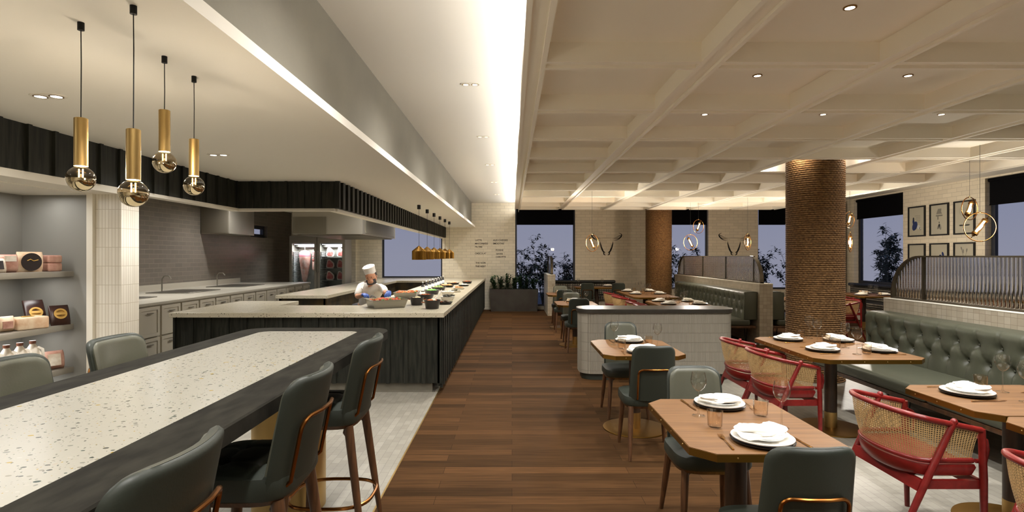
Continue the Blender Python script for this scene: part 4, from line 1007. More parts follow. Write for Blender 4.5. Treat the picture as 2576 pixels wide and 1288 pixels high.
for k in range(7):
    x = .06-.56+1.12*k/6; hgt = rnd.uniform(.34, .52)
    t = thing('planter_shrub', 'green broad leaved shrub in the dark planter, %s' % ['closest to the bar', 'second from the bar', 'third from the bar', 'the middle one', 'third from the end divider', 'second from the end divider', 'closest to the end divider'][k], 'plant', (x, 15.9, .585), 0, 'green shrubs in the planter')
    m_ = MB(); st = MB()
    for s_ in range(6):
        a = rnd.uniform(0, 2*PI); lean = rnd.uniform(.02, .14); hh = hgt*rnd.uniform(.7, 1.1)
        P = [Vector((lean*math.cos(a)*f, lean*math.sin(a)*f, hh*f)) for f in (0, .4, .8, 1)]
        st.tube(P, .005, 5)
        for j in range(14):
            f = .2+.8*j/13; p = P[0].lerp(P[3], f); b = rnd.uniform(0, 2*PI)
            leaf(m_, p, Vector((math.cos(b), math.sin(b), rnd.uniform(.3, 1.4))), rnd.uniform(.1, .2), .045)
    for j in range(70):
        b = rnd.uniform(0, 2*PI); r = rnd.uniform(0, .12); leaf(m_, Vector((r*math.cos(b), r*math.sin(b)*.9, rnd.uniform(0, .12))), Vector((math.cos(b), math.sin(b), rnd.uniform(.2, 1.2))), rnd.uniform(.05, .1), .03)
    m_.build('foliage', leafm, t, smooth=60, recalc=False); st.build('stem', barkm, t)
# shrubs outside the windows
def shrub(x, y, h, w, n, label, seed):
    r = random.Random(seed); t = thing('outdoor_shrub', label, 'shrub', (x, y, 0), 0, 'shrubs outside the windows')
    m_ = MB(); st = MB(); tips = []
    for s_ in range(9):
        a = r.uniform(0, 2*PI); sp = r.uniform(.1, 1)*w/2; hh = h*r.uniform(.72, 1)*(1-.18*sp/(w/2)); hh = h if s_ == 0 else hh
        P = [Vector((sp*math.cos(a)*f**1.3, sp*math.sin(a)*f**1.3*.6, hh*f)) for f in (0, .25, .5, .75, 1)]
        st.tube(P, [.014, .012, .009, .006, .003], 5); tips.append(P)
        for q in range(5):
            f = r.uniform(.35, .95); i = min(3, int(f*4)); p = P[i].lerp(P[i+1], f*4-i); b = r.uniform(0, 2*PI); e = p+Vector((math.cos(b)*.25, math.sin(b)*.2, r.uniform(.05, .3)))
            st.tube([p, p.lerp(e, .5)+Vector((0, 0, .02)), e], .003, 4); tips.append([p, p.lerp(e, .3), p.lerp(e, .6), p.lerp(e, .8), e])
    for j in range(n):
        P = r.choice(tips); f = r.uniform(.15, 1); i = min(3, int(f*4)); p = P[i].lerp(P[i+1], f*4-i)
        b = r.uniform(0, 2*PI); leaf(m_, p+Vector((r.gauss(0, .03), r.gauss(0, .03), r.gauss(0, .03))), Vector((math.cos(b), math.sin(b), r.uniform(-.5, .9))), r.uniform(.09, .18), r.uniform(.036, .058), .2)
    m_.build('foliage', leafd, t, smooth=60, recalc=False); st.build('stem', barkm, t)
shrub(.35, 17.2, 1.95, .9, 1100, 'leafy shrub outside the window behind the planter', 11); shrub(.95, 17.0, 2.2, 1.1, 1500, 'tallest leafy shrub outside the window behind the planter', 12); shrub(1.65, 17.1, 1.7, .7, 900, 'leafy shrub outside that window, next to the bull drawing wall', 13)
shrub(4.9, 17.3, 1.9, 1.1, 1300, 'leafy shrub outside the window behind the far rope column', 14); shrub(5.7, 17.1, 1.75, .9, 1000, 'leafy shrub outside the far column window, beyond the fluted screen', 15)
shrub(7.7, 17.2, 2.1, 1.3, 1500, 'leafy shrub outside the corner window of the end wall', 16); shrub(8.7, 17.0, 1.7, 1.0, 1100, 'low leafy shrub outside the corner window of the end wall', 17)
shrub(9.95, 14.7, 2.45, 1.5, 1900, 'leafy shrub outside the side window past the near rope column', 18); shrub(10.0, 13.5, 1.8, .9, 900, 'lower leafy shrub outside the side window, nearer the prints', 19)
struct(MB().box(-6, 16, YB+TB, 24, -.1, 0).build('ground', mat('dusk_ground', (70, 76, 84), .9), smooth=0)); struct(MB().box(XR+TB, 20, -3, YB+TB, -.1, 0).build('ground', bpy.data.materials['dusk_ground'], smooth=0))
# ---------------------------------------------------------------- ring lamps
def ring_lamp(x, y, z, R, face, tilt, label, k=1.0, tl=None):
    """a brass ring holding a glass tube lamp; face turns the ring about Z, tilt turns the tube in the ring"""
    t = thing('ring_lamp', label, 'pendant lamp', (x, y, z), face, 'brass ring lamps with tube bulbs'); tl = tl or R*1.36
    MB().tube([(R*math.cos(a), 0, R*math.sin(a)) for a in [2*PI*k/48 for k in range(48)]], .0055, 8, closed=True).build('ring', 'bronze', t, smooth=80)
    MB().tube([(0, 0, R), (0, 0, ceil_at(x, y)-z)], .0018, 6).build('cord', 'black', t)
    MB().sphere((0, 0, R+.006), .01, 10, 7).build('cord_clip', 'brass', t)
    RM = Matrix.Rotation(tilt, 4, 'Y'); h = tl/2
    def bb(nm, m, fn):
        q = MB(); fn(q); q.xform(RM); return q.build(nm, m, t, smooth=50)
    bb('glow_tube', 'tubeglow', lambda q: q.cyl((0, 0, -h*.72), .011, h*1.44, 14))
    bb('glass_tube', 'ambertube', lambda q: q.lathe_open([(.03, -h*.78), (.03, h*.78)], 24))
    for s_ in (-1, 1):
        bb('end_cap', 'capbronze', lambda q: (q.cyl((0, 0, s_*h*.8-.012), .034, .024, 24), q.cyl((0, 0, s_*h*.9-.02), .016, .04, 16), q.tube([(0, 0, s_*h*.9), (0, 0, s_*R)], .004, 6)))
    light('ring_light', 'POINT', (x, y-.06, z), LIGHTS['ring']*k, WARM, .06)
ring_lamp(5.52, 6.5, 1.922, .17, -.18, .62, 'large brass ring lamp with glowing tube before the framed prints', .45)
ring_lamp(5.98, 7.2, 2.2, .147, .3, .45, 'smaller brass ring lamp hanging above the large one before the prints', .15)
ring_lamp(1.6, 11.0, 1.84, .17, .62, -.5, 'brass ring lamp hanging before the drawn bull head of the end wall', 1.2)
ring_lamp(4.21, 13.0, 1.9, .185, .25, -.5, 'brass ring lamp hanging above the far divider, lower of two', .7)
ring_lamp(4.4, 13.0, 2.275, .16, .4, .45, 'brass ring lamp hanging above the far divider, higher of two', .12)
ring_lamp(4.92, 11.5, 1.87, .17, .8, .1, 'brass ring lamp seen edge on before the second drawn bull head', .7)
ring_lamp(6.43, 10.5, 2.27, .15, .45, .4, 'brass ring lamp half hidden by the near rope column, higher of two', .05)
ring_lamp(6.6, 10.75, 1.845, .19, .85, .05, 'brass ring lamp half hidden by the near rope column, lower of two', 1.3)
# ---------------------------------------------------------------- framed prints
paper = mat('aged_print_paper', (206, 194, 162), .8); navy = mat('navy_print', (40, 56, 104), .8); greyp = mat('grey_pencil', (146, 138, 118), .8); darkp = mat('dark_pencil', (70, 66, 58), .8); palep = mat('pale_print', (226, 222, 208), .8)
def pic(y, zc, label, draw):
    t = thing('framed_print', label, 'picture', (XR, y, zc), PI/2, 'framed prints on the side wall')  # local x runs along the wall, local +y into the room
    w, h = .26, .34; m_ = MB()
    frame4(m_, w, -h, h, .03, .002, .03)
    m_.build('frame', 'black', t, smooth=0)
    MB().box(-w+.03, w-.03, .002, .012, -h+.03, h-.03).build('paper', paper, t, smooth=0)
    MB().box(-w+.03, w-.03, .0215, .0225, -h+.03, h-.03).build('glazing', 'pane', t, smooth=0)
    for k, (m, shapes) in enumerate(draw.items()):
        q = MB()
        for poly in shapes: q.loft([[(x, .0125, z) for x, z in poly], [(x, .0135+.0004*k, z) for x, z in poly]])
        q.build('printed_figure', {'n': navy, 'g': greyp, 'd': darkp, 'p': palep}[m], t, smooth=0)
def ell(cx, cz, a, b, rot=0, n=20): return [(cx+a*math.cos(q)*math.cos(rot)-b*math.sin(q)*math.sin(rot), cz+a*math.cos(q)*math.sin(rot)+b*math.sin(q)*math.cos(rot)) for q in [2*PI*k/n for k in range(n)]]
def rc(x0, x1, z0, z1): return [(x0, z0), (x1, z0), (x1, z1), (x0, z1)]
def stem_(x0, z0, x1, z1, w=.006): d = math.hypot(x1-x0, z1-z0); a, b = -(z1-z0)/d*w/2, (x1-x0)/d*w/2; return [(x0+a, z0+b), (x1+a, z1+b), (x1-a, z1-b), (x0-a, z0-b)]
P1 = {'g': [rc(-.11+.0*k, .06-.03*(k % 2), .12-.035*k, .127-.035*k) for k in range(5)], 'n': [ell(.06, -.1, .07, .11, .5), ell(.1, .0, .03, .06)], 'd': [ell(.1, .06, .022, .035), ell(-.1, -.18, .03, .014, .4)], 'p': [ell(-.06, -.13, .05, .05), ell(-.1, -.16, .02, .03)]}
P2 = {'g': [[(.03, .23), (-.06, .23), (-.05, .16), (-.08, .12), (.08, .12), (.06, .17)], rc(-.09, .09, .07, .1), rc(.02, .05, .0, .07), ell(-.02, -.15, .03, .07, -.3), ell(.02, -.15, .025, .06, .5)], 'd': [ell(0, -.06, .012, .014)]}
P3 = {'g': [rc(-.12, .12, -.17, -.15), ell(-.08, -.15, .06, .015), ell(.08, -.15, .05, .015)]+[rc(-.13+.025*k, -.127+.025*k, .05+.03*(k % 3), .2) for k in range(11)], 'd': [ell(.0, .02, .008, .03)]}
P4 = {'g': [stem_(0, -.2, .05, .02), stem_(0, -.2, -.06, .0), ell(.05, .03, .012, .03, .4), ell(-.06, .01, .012, .03, -.4)]}
P5 = {'n': [ell(.06, .02, .035, .05), ell(-.03, .05, .04, .045), ell(-.1, .1, .028, .055, -.3)], 'p': [ell(-.05, .04, .012, .01)], 'g': [stem_(.06, -.2, .06, -.03), stem_(-.03, -.2, -.03, .0)]}
P6 = {'g': [stem_(-.03, -.2, .03, .1), stem_(0, .0, -.06, .16), stem_(.02, .06, .07, .2), ell(-.06, .18, .015, .04, .2), ell(.07, .22, .015, .035, -.3), ell(.03, .16, .02, .045), ell(-.1, .02, .05, .01, .5)], 'd': [ell(-.08, .03, .012, .008)]}
zt_ = 2.355; zl = 1.515
for y, zc, lb, d in ((12.37, zt_, 'framed print of a navy sitting figure, upper row next to the side window', P1), (11.72, zt_, 'framed print of a grey jug, middle of the upper row', P2), (11.07, zt_, 'framed pale landscape print behind the ring lamps, upper row', P3),
                     (12.37, zl, 'framed faint plant print, lower row next to the side window', P4), (11.72, zl, 'framed print of three blue fruits, middle of the lower row', P5), (11.07, zl, 'framed pencil flower print, lower row behind the ring lamps', P6)): pic(y, zc, lb, d)
# ---------------------------------------------------------------- drawn bull heads, wall lettering
def bull(cx, cz, label):
    t = thing('bull_drawing', label, 'wall drawing', (cx, YB, cz), 0, 'black bull head drawings on the end wall'); K = .0117
    def stroke(pts, ws, s_):
        rings = []
        for i, (x, z) in enumerate(pts):
            a = pts[max(0, i-1)]; b = pts[min(len(pts)-1, i+1)]; d = math.hypot(b[0]-a[0], b[1]-a[1]); nx, nz = -(b[1]-a[1])/d*ws[i]/2, (b[0]-a[0])/d*ws[i]/2
            rings.append([(s_*(x+nx)*K, -.004, (z+nz)*K), (s_*(x-nx)*K, -.004, (z-nz)*K), (s_*(x-nx)*K, -.0005, (z-nz)*K), (s_*(x+nx)*K, -.0005, (z+nz)*K)])
        return MB().loft(rings)
    ink_ = bpy.data.materials.get('black_wall_ink') or mat('black_wall_ink', (20, 19, 18), .9)
    gi = bpy.data.materials.get('grey_wall_ink') or mat('grey_wall_ink', (140, 130, 110), .9)
    for s_ in (-1, 1):
        stroke([(15, 13.5), (21, 13), (27, 14), (32, 17), (36.5, 22), (38, 26), (36, 29), (30, 31)], [.3, .9, 1.5, 2.6, 3.4, 2.8, 1.3, .3], s_).build('horn_stroke', ink_, t, smooth=0)
        stroke([(22, 20), (28, 22), (33, 24), (36, 26)], [.2, 1.0, 1.6, .5], s_).build('horn_stroke', ink_, t, smooth=0)
        stroke([(14, 17), (20, 17.5), (28, 18), (33, 20)], [.4, 2.2, 2.6, .4], s_).build('horn_shade', gi, t, smooth=0)
        stroke([(16, 10), (15.5, 4), (13.5, -4), (10.5, -12), (8, -18)], [.4, 2.2, 3.3, 3.6, .8], s_).build('cheek_stroke', ink_, t, smooth=0)
        stroke([(12.5, -2), (10.5, -9), (8, -16), (6.5, -23), (3.5, -24.5), (2.5, -23)], [.3, 1.6, 2.4, 2.8, 1.8, .4], s_).build('cheek_stroke', ink_, t, smooth=0)
        stroke([(13.5, 2), (11.8, -6), (9, -14)], [.3, 1.5, .4], s_).build('cheek_shade', gi, t, smooth=0)
        stroke([(9, -14), (5.5, -17), (3, -20.5)], [.3, 2.0, .5], s_).build('nostril_stroke', ink_, t, smooth=0)
    stroke([(-15, 17.5), (-8, 18.2), (0, 18.4), (8, 18.2), (15, 17.5)], [.4, .8, .9, .8, .4], 1).build('brow_shade', gi, t, smooth=0)
bull((1526.5-1288.5)*.0117, 1.58+(644-617)*.0117, 'black ink bull head drawn on the end wall above the checked bench')
bull((1847-1288.5)*.0117, 1.58+(644-617)*.0117, 'black ink bull head drawn on the end wall above the far fluted screen')
letm = mat('black_letter_paint', (34, 31, 26), .8)
def word(s, px, py, hpx=4.3, wpx=None):
    c = bpy.data.curves.new('wall_lettering', 'FONT'); c.body = s; c.size = hpx*.0117/.70; c.extrude = .002; c.offset = .0008
    c.align_x = 'LEFT'; o = bpy.data.objects.new('wall_lettering', c); COL.objects.link(o)
    dg = bpy.context.evaluated_depsgraph_get(); me = bpy.data.meshes.new_from_object(o.evaluated_get(dg)); COL.objects.unlink(o); bpy.data.objects.remove(o)
    k = 1
    if wpx:
        xs = [v.co.x for v in me.vertices]; k = wpx*.0117/(max(xs)-min(xs))
    for v in me.vertices: v.co.x *= k
    me.materials.append(letm); o = bpy.data.objects.new('wall_lettering', me); COL.objects.link(o)
    o.location = ((px-1288.5)*.0117, YB-.003, 1.58+(644-py)*.0117); o.rotation_euler = (PI/2, 0, 0)
    tag(o, 'black wall lettering reading %s on the white brick end wall' % s, 'lettering', 'menu words on the end wall')
for s, x, y, w in (('LATTE', 1196, 606.3, 16), ('MACCHIATO', 1195.5, 614.8, 32), ('FILTRE', 1195.5, 623, 18), ('CHOCOLAT', 1195, 639.6, 29), ('THE NOIR', 1197, 663.4, 25.5), ('THE NERT', 1196.5, 672.2, 26),
                   ('AUS CHESSEE', 1241, 606.3, 37), ('SMOOTHIE', 1240.5, 614.8, 28), ('PONNE', 1247.5, 631.3, 19), ('carotte', 1249, 640, 16), ('CAROTTE', 1247.5, 648.3, 25)): word(s, x, y, 4.3, w)
# ---------------------------------------------------------------- place settings
def proto_plate(name, r, m, cat, group, rim=.006, h=.014):
    t = thing(name, 'x', cat, (0, 0, 0), 0, group)
    MB().lathe([(.001, .004), (r*.62, .004), (r*.7, .007), (r*.97, h-.002), (r, h), (r*.99, h-.004), (r*.7, .0015), (r*.6, 0), (.001, 0)], 44).build('well', m, t, smooth=50)
    return t
def proto_single(name, r, m, cat, group):
    o = MB().lathe([(.001, .004), (r*.62, .004), (r*.7, .007), (r*.97, .012), (r, .014), (r*.99, .01), (r*.7, .0015), (r*.6, 0), (.001, 0)], 44).build(name, m, None, smooth=50)
    return tag(o, 'x', cat, group)
charger = proto_single('charger_plate', .1375, 'charger', 'plate', 'black charger plates'); dinner = proto_single('dinner_plate', .134, 'porcelain', 'plate', 'white dinner plates')
side = proto_single('side_plate', .094, 'porcelain', 'plate', 'white side plates')
def make_napkin():
    m_ = MB()
    for k, (w, d, dx, dy, rz_, z) in enumerate(((.115, .078, .0, .0, .15, 0), (.105, .07, -.008, .012, -.1, .008), (.085, .06, .03, .004, .45, .015), (.07, .05, -.035, .01, -.35, .021))):
        o = []
        for i in range(40):
            a = 2*PI*i/40; c, s_ = math.cos(a), math.sin(a); e = 2/3.2
            x, y = w*math.copysign(abs(c)**e, c), d*math.copysign(abs(s_)**e, s_)
            if s_ > .2: y += .005*math.sin(a*15+k)*s_; 
            if c < -.3: x += .004*math.sin(a*11+k)
            X, Y = x*math.cos(rz_)-y*math.sin(rz_)+dx, x*math.sin(rz_)+y*math.cos(rz_)+dy
            o.append((X, Y))
        def zz(x, y, f): return z+f+.006*math.sin(x*38+k)*math.cos(y*30)+.004*(x+y)/.1
        m_.loft([[(x*.97, y*.97, zz(x, y, 0)) for x, y in o], [(x, y, zz(x, y, .003)) for x, y in o], [(x*.96, y*.96, zz(x, y, .0085)) for x, y in o]])
    o = m_.build('folded_napkin', 'linen', None, smooth=50); return tag(o, 'x', 'napkin', 'white folded napkins')
napkin = make_napkin()
def make_fork():
    t = thing('fork', 'x', 'cutlery', (0, 0, 0), 0, 'gold forks')
    MB().tube([(0, -.1, .003), (0, -.085, .004), (0, -.05, .0045), (0, .02, .006), (0, .04, .005)], [.0045, .0055, .004, .0028, .0035], 8, flat=.5).build('handle', 'gold', t)
    m_ = MB(); m_.prism([(-.004, .038), (.004, .038), (.011, .055), (.011, .068), (-.011, .068), (-.011, .055)], .003, .0055)
    for k in range(4): x = -.0095+.00633*k; m_.prism([(x-.0016, .067), (x+.0016, .067), (x+.001, .103), (x-.001, .103)], .003, .005)
    m_.build('tines', 'gold', t, smooth=0); return t
def make_knife():
    t = thing('knife', 'x', 'cutlery', (0, 0, 0), 0, 'gold knives')
    MB().tube([(0, -.11, .004), (0, -.1, .0045), (0, -.06, .0045), (0, -.005, .004)], [.005, .006, .0048, .004], 8, flat=.55).build('handle', 'gold', t)
    MB().prism([(-.003, -.006), (.005, -.006), (.0075, .03), (.007, .08), (.001, .108), (-.003, .1)], .003, .0045).build('blade', 'gold', t, smooth=0); return t
fork, knife = make_fork(), make_knife()
GP = [(.001, .128), (.012, .132), (.03, .15), (.039, .172), (.0395, .19), (.035, .215), (.0325, .228)]
SP = [(.0335, 0), (.033, .002), (.012, .006), (.005, .012), (.0037, .03), (.0035, .11), (.006, .124), (.001, .129)]
def make_wine():
    t = thing('wine_glass', 'x', 'glass', (0, 0, 0), 0, 'stemmed wine glasses')
    MB().lathe_open(GP, 28).build('bowl', 'wineglass', t, smooth=80, recalc=False); MB().lathe_open(SP, 24).build('stem', 'wineglass', t, smooth=60, recalc=False); return t
def make_wine_far(): return tag(MB().lathe_open(SP+GP[1:], 20).build('wine_glass', 'wineglass', None, smooth=80, recalc=False), 'x', 'glass', 'stemmed wine glasses')
wine, winef = make_wine(), make_wine_far()
tumbler = tag(MB().lathe_open([(.001, .006), (.03, .006), (.034, .012), (.0375, .085), (.0362, .085), (.033, .014), (.03, .01)], 28).build('water_tumbler', 'tumbler', None, smooth=60, recalc=False), 'x', 'glass', 'amber water tumblers')
SEATS = {'A': [(1.127, 2.48, 0, 'near seat'), (1.155, 3.07, PI, 'far seat')], 'B': [(CX2, 4.76, 0, 'near seat'), (1.14, 5.36, PI, 'far seat')], 'E': [(CX2, 9.49, 0, 'near seat'), (CX2, 10.1, PI, 'far seat')], 'F': [(CX2, 11.9, 0, 'near seat'), (CX2, 12.5, PI, 'far seat')]}
def four(cx, cy, dy, dx=.27): return [(cx-dx, cy-dy, -PI/2, 'near cane seat'), (cx-dx, cy+dy, -PI/2, 'far cane seat'), (cx+dx, cy-dy, PI/2, 'near bench seat'), (cx+dx, cy+dy, PI/2, 'far bench seat')]
SEATS['C'] = [(2.74, 4.86, -PI/2, 'near cane seat'), (2.74, 5.47, -PI/2, 'far cane seat'), (3.22, 4.83, PI/2, 'near bench seat'), (3.2, 5.4, PI/2, 'far bench seat')]
SEATS['D'] = [(2.75, 3.33, -PI/2, 'cane seat'), (3.2, 3.2, PI/2, 'bench seat')]; SEATS['G'] = [(2.75, 2.4, -PI/2, 'cane seat'), (3.2, 2.5, PI/2, 'bench seat')]
SEATS['H'] = four(2.97, 9.8, .3); SEATS['I'] = four(2.97, 12.5, .45); SEATS['J'] = [(1.98, 15.1, PI, 'divider end'), (2.62, 15.1, PI, 'column end')]
SEATS['K'] = [(7.42, 11.7, -PI/2, 'near cane seat'), (7.88, 11.65, PI/2, 'near bench seat'), (7.88, 12.3, PI/2, 'far bench seat')]; SEATS['N'] = four(7.65, 9.3, .3); SEATS['P'] = [(5.36, 10.5, -PI/2, 'bench seat'), (5.84, 10.5, PI/2, 'cane seat')]
for k, seats in SEATS.items():
    near = k in 'ABCDG'; nm = T[k][5]
    for x, y, r, sn in seats:
        c, s_ = math.cos(r), math.sin(r)
        def P_(dx, dy, z=TT): return (x+dx*c-dy*s_, y+dx*s_+dy*c, z+.0008)
        def lb(d): return '%s, %s, %s' % (d, sn, nm)
        place(charger, P_(0, 0), r, lb('black charger plate')); place(dinner, P_(0, 0, TT+.0118), r, lb('white dinner plate')); place(side, P_(0, .004, TT+.0205), r, lb('white side plate')); place(napkin, P_(0, .004, TT+.034), r, lb('white folded napkin'))
        place(fork, P_(-.166, -.01), r-.08 if near else r, lb('gold fork')); place(knife, P_(.168, -.01), r+.08 if near else r, lb('gold knife'))
        place(wine if near else winef, P_(.18, .19), r, lb('stemmed wine glass')); place(tumbler, P_(-.14, .2), r, lb('amber water tumbler'))
# ---------------------------------------------------------------- buffet on the bar
copper = mat('copper_pot', (150, 76, 44), .25, 1.0); darkpan = mat('dark_pan', (34, 30, 28), .35, .3); whitebowl = M['porcelain']; darkbowl = mat('black_bowl', (24, 22, 22), .3)
FD = {n: mat('food_'+n, a, .5, vary=(30, b)) for n, a, b in (('potato', (236, 214, 150), (244, 236, 206)), ('stew', (176, 76, 26), (214, 122, 48)), ('pasta', (190, 104, 50), (150, 70, 34)), ('olive', (38, 40, 30), (62, 60, 40)), ('broccoli', (70, 150, 44), (130, 196, 80)), ('lettuce', (176, 188, 84), (214, 206, 120)),
      ('bread', (200, 150, 86), (160, 104, 54)), ('shrimp', (226, 140, 96), (240, 190, 150)), ('cheese', (234, 220, 180), (246, 240, 220)), ('pepper', (170, 42, 30), (204, 90, 36)), ('herb', (66, 110, 40), (120, 140, 60)), ('brownie', (84, 64, 44), (60, 44, 32)))}
rf = random.Random(5)
def heap(m, r, h, n, sz, z0, rx=None):
    for k in range(n):
        a = rf.uniform(0, 2*PI); q = r*math.sqrt(rf.random()); s_ = sz*rf.uniform(.7, 1.2)
        m.sphere((q*math.cos(a)*(rx or 1), q*math.sin(a), z0+h*(1-(q/r)**2)*rf.uniform(.6, 1)), s_, 8, 6, (1, rf.uniform(.6, 1), rf.uniform(.6, .9)))
def dish(name, x, y, r, h, vm, food, label, cat='dish', n=26, sz=.016, ladle=False, hand=False):
    t = thing(name, label, cat, (x, y, CT), rf.uniform(-.4, .4), 'buffet dishes on the bar')
    MB().lathe([(r*.72, 0), (r*.8, .004), (r, h), (r*1.04, h+.004), (r*.98, h), (r*.78, .012), (.001, .01)], 36).build('vessel', vm, t, smooth=50)
    for i, f in enumerate(food):
        m_ = MB(); m_.lathe([(r*(.92-.3*i), h*.72+.012*i), (r*.5, h*.86+.012*i), (.001, h*.92+.012*i)], 24); heap(m_, r*(.8-.35*i), h*.25+.012, n, sz, h*.74+.012*i)
        o = m_.build('food', FD[f], t, smooth=60); o['kind'] = 'stuff'
    if hand:
        for s_ in (-1, 1): MB().tube([(s_*r*.98, -.03, h*.75), (s_*(r+.03), -.02, h*.8), (s_*(r+.03), .02, h*.8), (s_*r*.98, .03, h*.75)], .005, 8).build('handle', copper, t)
    if ladle: MB().tube([(0, 0, h*.9), (r*.8, .02, h+.05), (r*1.3, .04, h+.12)], .006, 8).build('ladle', M['porcelain'], t)
    return t
dish('copper_pot', -1.26, 7.3, .092, .1, darkpan, ['potato'], 'dark copper pot of creamy potatoes at the near end of the buffet', 'pot', hand=True)
dish('copper_pot', -.985, 6.8, .1, .105, darkpan, ['stew', 'cheese'], 'dark copper pot of orange stew with a ladle on the buffet corner', 'pot', ladle=True, hand=True)
dish('serving_plate', -.9, 7.42, .1, .03, darkbowl, ['brownie'], 'black plate of dark cakes beside the stew pot', n=14)
dish('serving_bowl', -.95, 8.1, .1, .05, whitebowl, ['olive'], 'white bowl of black olives behind the cake plate')
dish('serving_bowl', -1.3, 8.3, .125, .07, darkbowl, ['pasta'], 'black bowl of orange brown pasta behind the potato pot', n=34)
dish('serving_bowl', -1.36, 9.35, .13, .07, darkbowl, ['broccoli'], 'black bowl of bright green broccoli on the buffet', n=40, sz=.02)
dish('serving_plate', -1.0, 8.7, .1, .03, darkbowl, ['olive'], 'black plate of dark sweets past the olive bowl', n=14)
dish('serving_bowl', -1.08, 9.25, .11, .05, whitebowl, ['cheese'], 'white bowl of white cheese beside the broccoli')
dish('serving_bowl', -1.4, 10.5, .14, .06, darkbowl, ['lettuce', 'herb'], 'black bowl of yellow green salad past the broccoli', n=34, sz=.02)
dish('serving_plate', -1.02, 9.9, .11, .03, whitebowl, ['olive'], 'white plate of dark bites past the cheese bowl', n=16)
dish('serving_plate', -1.36, 11.5, .15, .04, darkbowl, ['bread'], 'black platter of bread past the salad bowl', n=14, sz=.034)
dish('serving_plate', -1.04, 10.8, .12, .03, whitebowl, ['bread'], 'white plate of pale rolls past the bread platter corner', n=10, sz=.03)
dish('serving_plate', -1.35, 12.6, .15, .04, darkbowl, ['shrimp'], 'black platter of pink shrimp past the bread', n=30, sz=.02)
dish('serving_plate', -1.04, 11.9, .12, .03, darkbowl, ['cheese'], 'black plate of white pieces beside the shrimp', n=16, sz=.024)
dish('serving_bowl', -1.06, 13.0, .12, .05, darkbowl, ['stew'], 'black bowl of orange food, the last dish before the end wall', n=20)
for i in range(8):
    t = thing('sauce_bottle', 'dark bottle with white label behind the buffet bowls, %s from the chef end' % ['first', 'second', 'third', 'fourth', 'fifth', 'sixth', 'seventh', 'eighth'][i], 'bottle', (-1.62, 10.0+i*.42, CT), 0, 'sauce bottles on the buffet')
    MB().lathe([(.03, 0), (.032, .005), (.032, .1), (.014, .13), (.012, .17), (.001, .172)], 18).build('bottle_body', darkbowl, t); MB().lathe_open([(.0325, .02), (.0325, .09)], 18).build('paper_label', M['porcelain'], t); MB().cyl((0, 0, .165), .0135, .02, 14).build('cap', M['porcelain'], t)
def tray(x, y, w, d, h, rz, label, foods):
    t = thing('serving_tray', label, 'tray', (x, y, CT), rz, 'steel serving trays on the bar')
    m_ = MB(); a = [(-w, -d), (w, -d), (w, d), (-w, d)]; s_ = lambda k: [(px*k, py*k) for px, py in a]
    m_.loft([ring3(s_(.86), 0), ring3(s_(1), h), ring3(s_(1.07), h+.002), ring3(s_(1.07), h+.006), ring3(s_(.97), h+.005), ring3(s_(.84), .012)]); m_.build('pan', 'steel', t, smooth=0)
    for f, n, sz in foods:
        m_ = MB(); m_.box(-w*.9, w*.9, -d*.9, d*.9, h*.5, h*.72)
        for k in range(n): m_.sphere((rf.uniform(-w*.85, w*.85), rf.uniform(-d*.85, d*.85), h*rf.uniform(.75, 1.05)), sz*rf.uniform(.7, 1.2), 8, 6, (1, rf.uniform(.5, 1), .8))
        o = m_.build('food', FD[f], t, smooth=60); o['kind'] = 'stuff'
tray(-1.6, 7.0, .22, .2, .1, .5, 'steel tray of red and green vegetables in front of the chef', [('pepper', 60, .024), ('herb', 34, .02), ('bread', 12, .026)])
tray(-1.63, 8.58, .17, .28, .09, .06, 'steel tray of roasted food beyond the chef, beside the pasta bowl', [('stew', 50, .024), ('herb', 14, .018)])
MB_ = MB
# ---------------------------------------------------------------- chef
def skin_mesh(name, joints, bones, root, sub=1):
    names = list(joints); me = bpy.data.meshes.new(name); me.from_pydata([joints[n][0] for n in names], [(names.index(a), names.index(b)) for a, b in bones], [])
    o = bpy.data.objects.new(name, me); COL.objects.link(o); md = o.modifiers.new('skin', 'SKIN'); md.use_smooth_shade = True
    for i, n in enumerate(names):
        r = joints[n][1]; me.skin_vertices[0].data[i].radius = (r, r) if not isinstance(r, tuple) else r
        me.skin_vertices[0].data[i].use_root = (n == root)
    sd = o.modifiers.new('sub', 'SUBSURF'); sd.levels = sub; sd.render_levels = sub
    dg = bpy.context.evaluated_depsgraph_get(); res = bpy.data.meshes.new_from_object(o.evaluated_get(dg)); COL.objects.unlink(o); bpy.data.objects.remove(o)
    return res
chef = thing('chef', 'person in white jacket, tall hat, dark mask and blue gloves leaning over the trays', 'person', (-2.2, 8.35, 0))
J = {'pelvis': ((0.000, 0, .8), (.125, .09)), 'waist': ((0.050, -.09, .94), (.11, .085)), 'chest': ((0.110, -.2, 1.08), (.115, .09)), 'neckb': ((0.145, -.27, 1.17), .06), 'neck': ((0.150, -.3, 1.215), .052), 'head': ((0.155, -.335, 1.27), .06),
     'shl': ((-0.035, -.24, 1.12), .045), 'ell': ((-0.045, -.36, .985), .045), 'wrl': ((0.090, -.56, 1.03), .03), 'hal': ((0.140, -.62, 1.035), .026),
     'shr': ((0.285, -.24, 1.13), .045), 'elr': ((0.375, -.38, 1.04), .045), 'wrr': ((0.470, -.58, 1.07), .03), 'har': ((0.475, -.65, 1.06), .026),
     'hpl': ((-.1, 0, .76), .1), 'knl': ((-.13, -.16, .43), .065), 'anl': ((-.14, .02, .07), .045), 'tol': ((-.15, -.12, .035), .035),
     'hpr': ((.1, 0, .76), .1), 'knr': ((.13, -.12, .43), .065), 'anr': ((.14, .06, .07), .045), 'tor': ((.14, -.08, .035), .035)}
